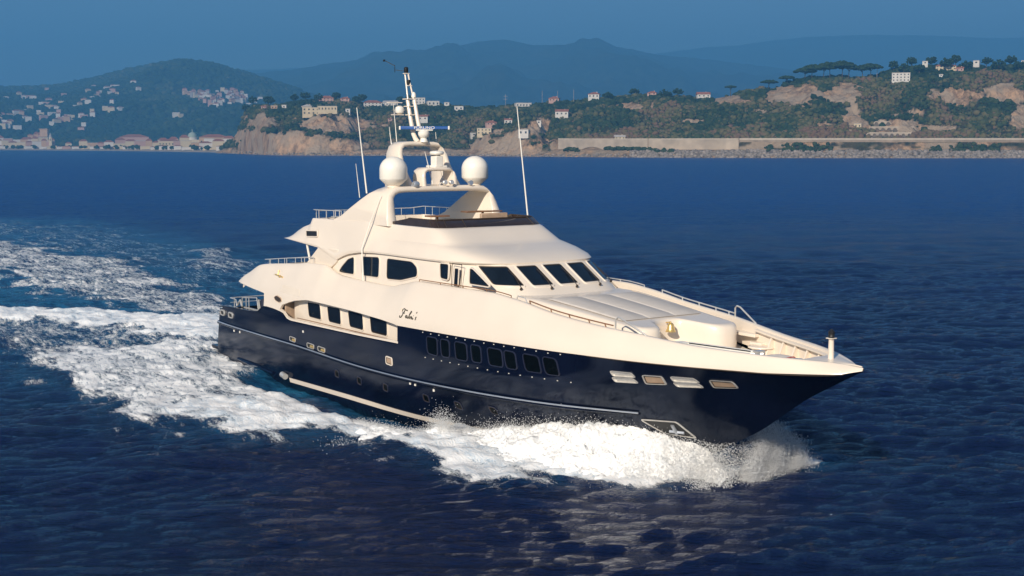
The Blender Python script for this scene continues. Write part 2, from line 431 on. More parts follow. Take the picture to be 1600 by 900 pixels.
def spaced(a, b, step, far, g):
    m = np.arange(a, b+step, step); out = [b]; s = step
    while out[-1] < far:
        s *= g; out.append(out[-1]+s)
    return m, np.array(out[1:])
def sea():
    mx, rx = spaced(-62, 40, .17, 13500, 1.04); lx = -62-(rx-40); X = np.concatenate([lx[::-1], mx, rx])
    my, ry = spaced(20, 108, .17, 13500, 1.02); ly = [20.0]; s = .17
    while ly[-1] > -90: s *= 1.06; ly.append(ly[-1]-s)
    Yv = np.concatenate([np.array(ly[1:])[::-1], my, ry])
    gx, gy = np.meshgrid(X, Yv, indexing='ij')
    sp = np.maximum(*np.meshgrid(np.gradient(X), np.gradient(Yv), indexing='ij'))
    z = np.zeros_like(gx); ox = np.zeros_like(gx); oy = np.zeros_like(gx)
    rng = np.random.default_rng(5)
    m = sp < 6
    qx, qy, qs = gx[m], gy[m], sp[m]
    zz = np.zeros_like(qx); dx = np.zeros_like(qx); dy = np.zeros_like(qx)
    patch = .65+.8*fbm(qx/22, qy/16, 3, 2)
    for i in range(62):
        lam = .62*(16/.62)**((i+rng.random())/62)
        th = R(96)+rng.normal(0, .34)+(.45 if i % 5 == 0 else 0)
        k = 2*math.pi/lam; a = .0205*lam**.55*rng.uniform(.6, 1.25)*(.66 if lam < 1.0 else .34 if lam < 4 else .36)
        ph = rng.random()*6.283
        att = np.clip(lam/(2.6*qs)-1, 0, 1)*a*(patch if lam < 5 else 1)
        arg = k*(qx*math.cos(th)+qy*math.sin(th))+ph
        zz += att*np.sin(arg); c = att*np.cos(arg)*.75
        dx -= -c*math.cos(th); dy -= -c*math.sin(th)
    z[m] = zz; ox[m] = dx; oy[m] = dy
    foam = np.zeros_like(gx); aer = np.zeros_like(gx)
    m = (gx > -110) & (gx < 22) & (gy > 34) & (gy < 200)
    qx, qy = gx[m], gy[m]
    YX, YY = to_yacht(qx, qy)
    wob = (fbm(YX/2.4, YY/1.3, 21, 4)-.5)*1.5+(fbm(YX/9, YY/5, 22, 3)-.5)*.9
    f = stroke_field(qx, qy, STROKES, wob)
    f = np.maximum(f, 1.0*sstep(16, 20, YX)*sstep(32, 31, YX)*sstep(.5, -.5, -YY-bw_toe(YX)+wob*.8)*(YY < -1)*sstep(2.2, 3.2, -YY+np.clip(YX-25, 0, 9)*.4))
    # dark sheltered trough beside the hull
    tr = sstep(4.5, 8.5, YX)*sstep(22.0, 19.5, YX)*sstep(2.0, 1.2, -YY-3.7)*(YY < 0)
    f *= 1-.80*np.clip(tr, 0, 1)
    foam[m] = f
    wv = np.zeros((gx.size, 3), np.float32); wv[m.ravel(), 0] = YX; wv[m.ravel(), 1] = YY
    aer[m] = np.clip(stroke_field(qx, qy, AER, wob*.5, .6), 0, 1)
    lump = fbm(YX/1.0, YY/.6, 31, 6, .65)-.4
    h_ = f*lump*.42
    h_ += .55*stroke_field(qx, qy, [STROKES[3]], wob*.3, .7)*np.clip(1-(YX+2)/-40, .3, 1)
    h_ += .30*stroke_field(qx, qy, STROKES[:2], wob*.3, .8)
    h_ += .45*stroke_field(qx, qy, STROKES[7:8], wob*.3, .8)+.25*stroke_field(qx, qy, STROKES[5:6], wob*.3, .8)
    h_ -= .42*np.clip(tr, 0, 1)
    # keep the water out of the boat
    z[m] = z[m]*(1-.3*np.clip(f, 0, 1))+h_
    inside = (YX > -.3) & (YX < 32)
    hw0 = np.interp(YX, np.linspace(-.3, 32, 80), [hull_w(x, .3) for x in np.linspace(-.3, 32, 80)])
    ins = inside & (np.abs(YY) < hw0-.15)
    zi = z[m]; zi[ins] = np.minimum(zi[ins], -.15); z[m] = zi
    V = np.stack([gx+ox, gy+oy, z], -1).reshape(-1, 3)
    F = grid_faces(len(X), len(Yv))
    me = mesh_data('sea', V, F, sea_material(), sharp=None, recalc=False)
    for nm, v in (('foam', foam), ('aer', aer)):
        a = me.attributes.new(nm, 'FLOAT', 'POINT'); a.data.foreach_set('value', v.ravel().astype(np.float32))
    a = me.attributes.new('wake', 'FLOAT_VECTOR', 'POINT'); a.data.foreach_set('vector', wv.ravel())
    o = link(bpy.data.objects.new('sea', me))
    if me.polygons[0].normal.z < 0: me.flip_normals()
    tag(o, kind='structure')
sea()

# ---------------------------------------------------------------- coast and hills
FX = 2061.0                                    # metres of depth per metre across, for one photo pixel
def ang(px): return (px-800)/FX
def h_at(py, D): return CAM_H+(226-py)*D/FX
def py_of(z, D): return 226-(z-CAM_H)*FX/D
shore = tab([(325, 1650), (345, 1570), (370, 1500), (400, 1380), (430, 1280), (560, 1240), (700, 1195), (850, 1130), (1000, 1060), (1300, 1010), (1600, 1000), (2100, 1000)])
ridge = tab([(325, 16), (345, 30), (370, 60), (390, 100), (450, 170), (600, 270), (900, 280), (1100, 240), (1300, 200), (1500, 220), (2100, 240)])
skyl = lin([(325, 240), (345, 232), (360, 218), (370, 205), (380, 184), (388, 170), (400, 164), (440, 163), (470, 157), (520, 155), (560, 158), (600, 162), (640, 160), (680, 162), (720, 165), (760, 167), (800, 164), (850, 160), (900, 157), (920, 155), (960, 151), (1000, 148),
            (1050, 149), (1100, 152), (1140, 145), (1170, 140), (1200, 135), (1240, 126), (1260, 121), (1300, 119), (1365, 118), (1385, 111), (1400, 106), (1450, 103), (1500, 102), (1560, 103), (1600, 101), (1800, 108), (2100, 115)])
road_z = lin([(325, 0), (800, 0), (850, 14.8), (900, 14.5), (1000, 14.3), (2100, 14.2)])
rightness = lambda px: sstep(842, 872, px)
cliffness = lambda px: np.maximum(sstep(350, 372, px)*sstep(575, 540, px), sstep(735, 760, px)*sstep(862, 835, px))
_q = np.linspace(0, 1, 60)
P_cliff = pchip([0, .04, .10, .22, .34, .5, .75, 1], [0, .10, .40, .56, .62, .74, .9, 1])
P_soft = pchip([0, .05, .12, .5, 1], [0, .08, .14, .62, 1])
def coast_height(px, s):
    D0 = shore(px); Sr = ridge(px); H = h_at(skyl(px), D0+Sr)-3.0
    q = s/Sr
    c = cliffness(px); r = rightness(px)
    x, y = ang(px)*(D0+s), D0+s
    zL = H*(P_cliff(np.clip(q, 0, 1))*c+P_soft(np.clip(q, 0, 1))*(1-c))
    rz_ = road_z(px)
    low_ = np.where(px > 1155, 7.4, .9)
    zr = np.where(s < 10, 5.6*(s/10)**.8, np.where(s < 17.5, 5.6+low_*np.clip((s-10)/7.5, 0, 1)**1.3, np.where(s < 28, rz_, 0)))
    t = np.clip((s-28)/np.maximum(Sr-28, 1), 0, 1)
    zr = np.where(s >= 28, rz_+(H-rz_)*(t**.85), zr)
    z = zL*(1-r)+zr*r
    nz_ = (fbm(x/38, y/30, 41, 4)-.5)
    gul = np.abs(fbm(x/26+y*.004, y/90, 43, 4)-.5)*2
    mid = sstep(0, .2, np.where(r > .5, t, q))*sstep(1.08, .55, q)
    z = z+H*mid*(.42*nz_+.20*(gul-.4))
    z = z+(1-r)*sstep(.01, .05, q)*sstep(.8, .3, q)*c*(fbm(x/9, y/6, 45, 4)-.5)*9
    back = np.clip(q-1, 0, 2); z = z-H*.22*back**1.5
    return x, y, z, q
ROCKS = [(395, 222, 34, 22), (455, 224, 75, 20), (410, 190, 24, 12), (525, 196, 55, 16), (530, 228, 42, 10), (590, 238, 60, 4), (800, 226, 62, 26), (842, 202, 16, 16), (770, 232, 36, 14), (700, 238, 60, 5),
         (1147, 158, 30, 8), (1235, 150, 46, 16), (1315, 146, 34, 17), (1330, 182, 14, 20), (1495, 150, 40, 14), (1575, 148, 36, 16), (1590, 182, 12, 22), (1188, 175, 9, 4), (985, 168, 20, 6), (1018, 166, 4, 8), (1398, 181, 12, 4), (1430, 176, 14, 5), (1395, 201, 40, 13), (1345, 194, 10, 5), (1080, 190, 14, 4), (1290, 196, 16, 4), (1470, 200, 40, 4)]
def rock_mask(px, z, y, seed=51):
    py = py_of(z, y); x = ang(px)*y
    wob = (fbm(x/15, z/8+y/60, seed, 6, .7)-.5)*3.2
    k = np.zeros_like(py)
    for cx_, cy_, rx_, ry_ in ROCKS:
        d = np.sqrt(((px-cx_)/rx_)**2+((py-cy_)/ry_)**2)
        k = np.maximum(k, sstep(1.12, .85, d+wob*.62))
    return k
def land_material(name, veg, rock, rock2, nscale, bump):
    m = bpy.data.materials.new(name); m.use_nodes = True
    n, l = m.node_tree.nodes, m.node_tree.links; p = n['Principled BSDF']
    pos = n.new('ShaderNodeNewGeometry').outputs['Position']
    a = noise_node(n, l, pos, nscale, 8, .65); b = noise_node(n, l, pos, nscale*.22, 5, .6)
    c = noise_node(n, l, pos, nscale*.8, 8, .74, (1, 1, .35))
    vg = mix_col(n, l, ramp(n, l, a, .38, .64), tuple(v*.55 for v in veg), tuple(v*1.5 for v in veg))
    vg = mix_col(n, l, math_node(n, l, 'MULTIPLY', ramp(n, l, b, .5, .68), .6), vg, tuple((veg[0]*2.0, veg[1]*1.35, veg[2]*1.1)))
    rk = mix_col(n, l, ramp(n, l, c, .36, .62), tuple(v*.38 for v in rock), tuple(v*1.25 for v in rock))
    rk = mix_col(n, l, ramp(n, l, b, .42, .6), rk, rock2)
    l.new(mix_col(n, l, node_attr(n, 'rock').outputs['Fac'], vg, rk), p.inputs['Base Color'])
    p.inputs['Roughness'].default_value = .95; p.inputs['Specular IOR Level'].default_value = .1
    bn = n.new('ShaderNodeBump'); bn.inputs['Distance'].default_value = bump; bn.inputs['Strength'].default_value = 1
    l.new(math_node(n, l, 'ADD', a, c), bn.inputs['Height']); l.new(bn.outputs[0], p.inputs['Normal'])
    return m
M['coast'] = land_material('coast_ground', (.060, .060, .026), (.58, .36, .205), (.50, .37, .25), .16, 4.0)
def height_grid(name, P, Sv, fn, material, rockfn=None):
    """P photo-pixel bearings, Sv rows; fn(px, s) -> x, y, z, q"""
    gp, gs = np.meshgrid(P, Sv, indexing='ij')
    x, y, z, q = fn(gp, gs)
    V = np.stack([x, y, z], -1).reshape(-1, 3)
    me = mesh_data(name, V, grid_faces(len(P), len(Sv)), material, sharp=None, recalc=False)
    rk = np.zeros_like(z) if rockfn is None else rockfn(gp, z, y)
    a = me.attributes.new('rock', 'FLOAT', 'POINT'); a.data.foreach_set('value', rk.ravel().astype(np.float32))
    if me.polygons[0].normal.z < 0: me.flip_normals()
    o = link(bpy.data.objects.new(name, me)); tag(o, kind='structure'); return o
Sv = np.concatenate([[-6, -2], np.linspace(0, 17.4, 14), [17.6, 20, 24, 27.9], np.linspace(29, 330, 200), np.linspace(340, 700, 16)])
def coast_fn(px, s):
    x, y, z, q = coast_height(px, np.maximum(s, 0)); z = np.where(s < 0, s*.6, z); return x, y, z, q
def coast_rock(px, z, y):
    k = rock_mask(px, z, y); s = y-shore(px)
    low = (1-rightness(px))*sstep(7, 3, z)
    k = np.maximum(k, low*.9)
    x = ang(px)*y
    k = np.where((px > 860) & (s < 29), np.where((px > 1155) & (s > 10), sstep(.45, .6, fbm(x/14, s/3, 58, 4))*.9, .8), k)
    return k
height_grid('coastal_hill', np.linspace(326, 2000, 1000), Sv, coast_fn, M['coast'], coast_rock)

M['far'] = land_material('wooded_hill_ground', (.030, .042, .022), (.25, .2, .15), (.25, .2, .16), .022, 14.0)
def hill(name, sky_pts, D0, D1, px0, px1, n_, rough, seed, foot=2.0, pw=.9):
    sk = lin(sky_pts)
    def fn(px, s):
        D = D0+s*(D1-D0); H = h_at(sk(px), np.full_like(px, D1))
        x = ang(px)*D
        q = np.clip(s, 0, 1)
        z = foot+(H-foot)*(q**pw)
        w = sstep(0, .15, q)*sstep(1.0, .75, q)
        z = z+H*w*rough*((fbm(x/520, D/420, seed, 5)-.5)*1.5-(np.abs(fbm(x/330, D/900, seed+3, 4)-.5)*1.1-.15))
        z = z+np.where(q > .9, (fbm(x/30, D/30, seed+9, 3)-.5)*10, 0)
        z = z-np.clip(s-1, 0, 1)**1.5*H*.8
        return x, D, z, q
    height_grid(name, np.linspace(px0, px1, n_), np.linspace(0, 1.35, 90), fn, M['far'])
    return fn
town_hill = hill('town_hill', [(-500, 150), (-60, 141), (0, 139), (60, 138), (100, 135), (150, 125), (200, 112), (250, 102), (285, 97), (330, 102), (380, 114), (430, 130), (500, 150), (560, 172), (640, 200), (760, 222)], 2800, 4900, -450, 760, 360, .34, 61, 4.0, .8)
hill('ridge', [(100, 150), (250, 126), (330, 118), (380, 114), (400, 116), (430, 113), (470, 109), (500, 103), (560, 95), (585, 82.5), (620, 85), (690, 78), (750, 67), (785, 64), (800, 66), (830, 73), (880, 72), (930, 70), (980, 78), (1030, 88), (1080, 92), (1150, 100), (1250, 112), (1400, 125), (1800, 140)], 4600, 8300, 120, 1750, 420, .30, 71, 20., .9)
hill('far_ridge', [(300, 118), (380, 111), (440, 109), (520, 104), (600, 96), (900, 92), (1000, 88), (1050, 82), (1100, 76), (1150, 73), (1200, 66), (1260, 60), (1350, 57), (1450, 58), (1550, 62), (1700, 58), (1900, 70)], 9000, 12300, 300, 1900, 300, .22, 81, 40., .9)
# low shore the town stands on
mb = MB(); secs = []
for px in np.linspace(-450, 372, 60):
    D = float(np.interp(px, [-450, 0, 100, 200, 345, 372], [2600, 2500, 2330, 2130, 1720, 1640]))
    secs.append([(ang(px)*(D+d), D+d, z) for d, z in ((-6, -1.5), (0, .2), (18, 1.6), (40, 3.0), (420, 5.0), (900, 14.0))])
mb.loft(secs, closed=False)
M['sand'] = mat('beach_sand', (.36, .29, .22), .9, noise=.2, nscale=.05)
tag(mb.build('beach', M['sand'], None), kind='structure')

# haze: the sea air between here and the hills
hz = MB(); hz.box((0, 6900, 549), (27200, 14000, 1102))
hm = bpy.data.materials.new('sea_haze'); hm.use_nodes = True
hn, hl = hm.node_tree.nodes, hm.node_tree.links
hn.remove(hn['Principled BSDF'])
pv = hn.new('ShaderNodeVolumePrincipled'); pv.inputs['Color'].default_value = (.18, .55, .93, 1); pv.inputs['Density'].default_value = 2.4e-4; pv.inputs['Anisotropy'].default_value = .08
hl.new(pv.outputs[0], hn['Material Output'].inputs['Volume'])
hzo = hz.build('haze', hm, None, smooth=False); tag(hzo, kind='stuff')
# ---------------------------------------------------------------- things on the coast
def ico():
    t = (1+5**.5)/2
    v = np.array([(-1, t, 0), (1, t, 0), (-1, -t, 0), (1, -t, 0), (0, -1, t), (0, 1, t), (0, -1, -t), (0, 1, -t), (t, 0, -1), (t, 0, 1), (-t, 0, -1), (-t, 0, 1)])
    f = np.array([(0, 11, 5), (0, 5, 1), (0, 1, 7), (0, 7, 10), (0, 10, 11), (1, 5, 9), (5, 11, 4), (11, 10, 2), (10, 7, 6), (7, 1, 8), (3, 9, 4), (3, 4, 2), (3, 2, 6), (3, 6, 8), (3, 8, 9), (4, 9, 5), (2, 4, 11), (6, 2, 10), (8, 6, 7), (9, 8, 1)])
    return v/np.linalg.norm(v[0]), f
ICO_V, ICO_F = ico()
def clumps(name, C, Rr, material, tone=None, flat=.8, jit=.35, smooth=False, parent=None):
    """one mesh of many uneven little blobs: centres C (n,3), radii Rr (n,)"""
    n = len(C); rng = np.random.default_rng(len(C))
    a = rng.uniform(0, 6.283, n); ca, sa = np.cos(a), np.sin(a)
    v = np.repeat(ICO_V[None], n, 0)*(1+rng.uniform(-jit, jit, (n, 12, 1)))
    x = v[..., 0]*ca[:, None]-v[..., 1]*sa[:, None]; y = v[..., 0]*sa[:, None]+v[..., 1]*ca[:, None]
    v = np.stack([x, y, v[..., 2]*flat], -1)*Rr[:, None, None]+C[:, None, :]
    f = (ICO_F[None]+(np.arange(n)*12)[:, None, None]).reshape(-1, 3)
    me = mesh_data(name, v.reshape(-1, 3), f, material, smooth=smooth, sharp=None, recalc=False)
    t = rng.random(n) if tone is None else tone
    at = me.attributes.new('tone', 'FLOAT', 'POINT'); at.data.foreach_set('value', np.repeat(t, 12).astype(np.float32))
    return link(bpy.data.objects.new(name, me), parent)
def tone_material(name, cols_, rough=.9):
    m = bpy.data.materials.new(name); m.use_nodes = True
    n, l = m.node_tree.nodes, m.node_tree.links; p = n['Principled BSDF']
    cr = n.new('ShaderNodeValToRGB'); e = cr.color_ramp.elements
    while len(e) < len(cols_): e.new(.5)
    for i, c in enumerate(cols_): e[i].position = i/(len(cols_)-1); e[i].color = (*c, 1)
    l.new(node_attr(n, 'tone').outputs['Fac'], cr.inputs['Fac']); l.new(cr.outputs[0], p.inputs['Base Color'])
    p.inputs['Roughness'].default_value = rough; p.inputs['Specular IOR Level'].default_value = .15
    return m
M['scrub'] = tone_material('scrub_leaves', [(.016, .032, .011), (.030, .052, .017), (.055, .068, .022), (.105, .098, .034), (.150, .120, .052), (.165, .100, .058)])
M['pine'] = tone_material('pine_needles', [(.012, .028, .010), (.022, .044, .014), (.038, .062, .020)])
M['boulder'] = tone_material('shore_rock', [(.12, .10, .085), (.24, .20, .165), (.36, .30, .25)])
M['bark'] = mat('pine_bark', (.10, .065, .045), .9, noise=.3, nscale=2)

def coast_z(px, s):
    return [float(v) for v in coast_height(np.array([float(px)]), np.array([float(s)]))[i] for i in (0, 1, 2)] if False else tuple(float(v[0]) for v in coast_height(np.array([float(px)]), np.array([float(s)]))[:3])
def locate(px, py, smin=2.):
    s = np.linspace(smin, float(ridge(px))*1.25, 400)
    x, y, z, q = coast_height(np.full_like(s, px), s)
    k = np.nonzero(py_of(z, y) <= py)[0]
    i = k[0] if len(k) else int(np.argmin(py_of(z, y)))
    return float(x[i]), float(y[i]), float(z[i])

# scrub and woodland over the near hills
def scrub():
    rng = np.random.default_rng(77)
    n = 105000
    px = rng.uniform(335, 1760, n); s = np.where(px > 862, 29, 3)+(rng.random(n))*(ridge(px)*1.04)
    x, y, z, q = coast_height(px, s)
    rk = rock_mask(px, z, y)
    dens = fbm(x/20, y/20, 88, 3)
    keep = (rk+.5*(rng.random(n)-.5) < .36) & (dens+.30*rng.random(n) > .46) & (z > 7-4*rightness(px))
    px, s, x, y, z, q = [v[keep] for v in (px, s, x, y, z, q)]
    r = rng.uniform(.75, 1.75, len(px))*(1+.9*(rng.random(len(px)) < .12))*np.where(q > .85, 1.15, 1.0)
    tone = np.clip(.30+1.5*(fbm(x/45, y/45, 90, 3)-.5)+rng.normal(0, .20, len(px)), 0, 1)
    low = rightness(px)*sstep(.55, .1, q)
    tone = np.clip(tone+.18*low+.32*sstep(.55, .68, fbm(x/30, y/26, 92, 3))*rng.random(len(px)), 0, 1)
    keep = np.ones(len(px), bool); pt = py_of(z+r*1.15, y); rp = r*FX/y
    for (hx, hb, hw_, hh_) in [h[:4] for h in NH]:
        hy = locate(hx, hb-.5, 20 if hx > 870 else 4)[1]
        keep &= ~((np.abs(px-hx) < hw_/2+rp*.7) & (y < hy+3) & (pt < hb-hh_*.22))
    px, s, x, y, z, q, r, tone = [v[keep] for v in (px, s, x, y, z, q, r, tone)]
    C = np.stack([x, y, z+r*.35], -1)
    # bushes on the ledge under the road and on the terrace
    ex = []
    for a, b, k, s0, s1 in ((1222, 1300, 90, 8, 15), (1194, 1207, 14, 8, 13), (1454, 1470, 16, 8, 13), (1484, 1562, 90, 8, 15), (946, 1016, 80, 9, 15), (1018, 1052, 25, 5, 9), (882, 905, 18, 6, 12), (1640, 1730, 90, 8, 15)):
        p = rng.uniform(a, b, k); ss = rng.uniform(s0, s1, k); X_, Y_, Z_, _ = coast_height(p, ss); rr = rng.uniform(.9, 2.1, k)
        ex.append((np.stack([X_, Y_, Z_+rr*.7], -1), rr))
    C = np.concatenate([C]+[e[0] for e in ex]); r = np.concatenate([r]+[e[1] for e in ex]); tone = np.concatenate([tone, rng.uniform(.05, .4, len(r)-len(tone))])
    o = clumps('hillside_scrub', C, r, M['scrub'], tone, .85)
    tag(o, kind='stuff')
def far_wood():
    rng = np.random.default_rng(78); n = 16000
    px = rng.uniform(-60, 470, n); s = rng.random(n)**.8*1.02
    x, y, z, q = town_hill(px, s)
    r = rng.uniform(5, 11, n); C = np.stack([x, y, z+r*.2], -1)
    tag(clumps('hill_woodland', C, r, M['scrub'], np.clip(.10+.8*(fbm(x/160, y/160, 91, 3)-.5)+rng.normal(0, .12, n), 0, 1), .8), kind='stuff')
far_wood()
def shore_rocks():
    rng = np.random.default_rng(79)
    px = np.concatenate([rng.uniform(985, 1760, 2600), rng.uniform(345, 985, 900)]); s = np.where(px > 985, rng.uniform(-2, 9.5, len(px)), rng.uniform(-2, 3, len(px)))
    x, y, z, q = coast_height(px, np.maximum(s, 0)); z = z+np.where(s < 0, s*.5, 0)
    r = rng.uniform(.6, 2.1, len(px))*np.where(px > 985, 1, .7)
    tag(clumps('shore_boulders', np.stack([x, y, z+r*.15], -1), r, M['boulder'], np.clip(rng.normal(.55, .25, len(px)), 0, 1), .8, .3), kind='stuff')
shore_rocks()

# road and its walls
M['wallstone'] = mat('pale_wall_stone', (.44, .35, .255), .9, noise=.22, nscale=.12, bump=.4, bscale=1.2)
M['walltan'] = mat('tan_wall_stone', (.30, .225, .155), .9, noise=.28, nscale=.15, bump=.4, bscale=1.0)
M['parapet'] = mat('pale_parapet', (.50, .415, .315), .85, noise=.12, nscale=.3)
def along(a, b, n, s, z, z1=None):
    out = []
    for p in np.linspace(a, b, n):
        D = float(shore(p))+(s(p) if callable(s) else s); out.append((ang(p)*D, D, z(p) if callable(z) else z))
    return out
mb = MB(); secs = []
for p in np.linspace(846, 1990, 120):
    D = float(shore(p)); zr_ = float(road_z(p))+.12
    secs.append([(ang(p)*(D+d), D+d, zr_) for d in (17.7, 28.2)])
mb.loft(secs, closed=False); M['road'] = mat('road_asphalt', (.16, .145, .125), .9, noise=.2, nscale=.1)
tag(mb.build('coast_road', M['road'], None), kind='structure')
def wall(name, label, p0, p1, z0, dz, m_, s=17.0, par=1.0):
    pm = (p0+p1)/2; Dm = float(shore(pm)); o0 = Vector((ang(pm)*Dm, Dm, 0))
    e = empty(name, o0); tag(e, label, 'wall')
    mb = MB(); mp = MB(); secs = []; secp = []
    for p in np.linspace(p0, p1, max(8, int((p1-p0)/8))):
        D = float(shore(p)); zt = float(road_z(p))+dz
        q = lambda d, z: Vector((ang(p)*(D+d), D+d, z))-o0
        zb = z0(p) if callable(z0) else z0
        secs.append([q(s-(zt-zb)*.07, zb), q(s, zt), q(s+.55, zt), q(s+.55, zb)])
        secp.append([q(s-.15, zt), q(s-.15, zt+par), q(s+.35, zt+par), q(s+.35, zt)])
    mb.loft(secs); mp.loft(secp)
    mb.build('wall_face', m_, e, sharp=30); mp.build('parapet', M['parapet'], e, sharp=30)
    return e
wall('sea_wall', 'tall pale sea wall under the coast road right of the grey rock head', 872, 1012, lambda p: 6.0+2.5*math.sin(p*.09), 0, M['wallstone'])
wall('sea_wall', 'tall plain grey concrete sea wall in the middle of the shore', 1013, 1154, 4.5, 0, M['wallstone'])
wall('sea_wall', 'long pale parapet wall of the coast road above the rocks on the right', 1155, 1990, 11.2, -.4, M['walltan'], par=1.5)

# terraced retaining wall with round arches
def arcade():
    x0, y0_, z0_ = locate(1394, 213)
    e = empty('arched_retaining_wall', (x0, y0_, z0_-1)); tag(e, 'pale terraced retaining wall with rows of round arches above the coast road', 'wall')
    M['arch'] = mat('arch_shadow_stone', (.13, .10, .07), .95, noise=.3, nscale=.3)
    for (pa, pb, ya, yb, n) in ((1353, 1434, 215, 206.5, 9), (1356, 1431, 206.5, 197.5, 8), (1364, 1392, 198, 187, 3)):
        D = locate((pa+pb)/2, ya)[1]-1.0
        za, zb = h_at(ya, D), h_at(yb, D); X0, X1 = ang(pa)*D, ang(pb)*D
        mb = MB()
        base = [(X0, D, za-2), (X1, D, za-2), (X1-1.5, D+2.5, zb), (X0+3.5, D+2.5, zb)]
        if n == 3: base = [(X0, D, za-2), (X1, D, za-2), (X1+4, D+2, za+2), (X1-6, D+2.5, zb-.6), (X0+6, D+2.5, zb)]
        mb.prism([Vector(p)-e.location for p in base], (0, 0, 0), (0, 5, 0))
        mb.build('terrace_wall', M['wallstone'], e)
        wd = (X1-X0)/n; hh = zb-za
        for k in range(n):
            cx_ = X0+(k+.5)*wd; r = min(wd*.42, hh*.5)
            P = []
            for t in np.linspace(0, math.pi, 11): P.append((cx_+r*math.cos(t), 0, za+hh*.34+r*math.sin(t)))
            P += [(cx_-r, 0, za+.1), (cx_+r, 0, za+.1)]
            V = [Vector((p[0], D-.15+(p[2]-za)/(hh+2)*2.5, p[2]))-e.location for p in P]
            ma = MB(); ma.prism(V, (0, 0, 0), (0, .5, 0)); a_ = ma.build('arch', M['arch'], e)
            mr = MB(); mr.tube([v+Vector((0, -.1, 0)) for v in V[:11]], .42, 5); mr.build('arch_rim', M['wallstone'], a_)
arcade()

# ---- houses
M['w_white'] = mat('white_render', (.72, .66, .58), .85, noise=.08, nscale=.3)
M['w_cream'] = mat('cream_render', (.66, .53, .34), .85, noise=.10, nscale=.3)
M['w_ochre'] = mat('ochre_render', (.56, .36, .21), .85, noise=.12, nscale=.3)
M['w_pink'] = mat('pink_render', (.56, .34, .27), .85, noise=.12, nscale=.3)
M['w_grey'] = mat('grey_render', (.40, .36, .33), .85, noise=.12, nscale=.3)
M['tile'] = mat('terracotta_roof_tiles', (.34, .125, .075), .85, noise=.25, nscale=.5)
M['flat'] = mat('pale_roof_slab', (.52, .46, .40), .85, noise=.1, nscale=.4)
M['pane'] = mat('dark_house_window', (.035, .035, .04), .3, noise=.2)
M['copper'] = mat('green_copper_dome', (.36, .42, .34), .6, noise=.12, nscale=.5)
def house_parts(e, w, d, h, wall_m, roof, roof_m, wins):
    """parts of one house; base centre at the Empty, front faces -Y"""
    mb = MB(); mb.box((0, 0, h/2-1.5), (w, d, h+3)); mb.build('wall', M[wall_m], e, smooth=False)
    mr = MB(); o_ = .45; rh = min(w, d)*.24
    a, b = w/2+o_, d/2+o_
    if roof == 'hip':
        k = max(0, a-b)
        mr.add([(-a, -b, h), (a, -b, h), (a, b, h), (-a, b, h), (-k, 0, h+rh), (k+.01, 0, h+rh), (-a, -b, h-.25), (a, -b, h-.25), (a, b, h-.25), (-a, b, h-.25)],
               [(0, 1, 5, 4), (1, 2, 5), (2, 3, 4, 5), (3, 0, 4), (6, 7, 1, 0), (7, 8, 2, 1), (8, 9, 3, 2), (9, 6, 0, 3), (9, 8, 7, 6)])
    elif roof == 'gable':
        mr.add([(-a, -b, h), (a, -b, h), (a, b, h), (-a, b, h), (-a, 0, h+rh), (a, 0, h+rh)], [(0, 1, 5, 4), (2, 3, 4, 5), (0, 4, 3), (1, 2, 5), (3, 2, 1, 0)])
    else:
        mr.box((0, 0, h+.2), (w+.3, d+.3, .4)); 
    rf = mr.build('roof', M[roof_m], e, smooth=False)
    if wins and roof != 'flat':
        MB().box((w*.22, d*.1, h+rh*.8), (.8, .8, 1.6)).build('chimney', M[wall_m], rf, smooth=False)
    for (u, z, ww, hh) in wins:
        MB().box((u*w, -d/2-.03, z*h), (ww, .16, hh)).build('window', M['pane'], e, smooth=False)
def wins(nx, nz, ww=1.3, hh=1.6):
    return [((i+.5)/nx-.5, (k+.5)/nz, ww, hh) for i in range(nx) for k in range(nz)]
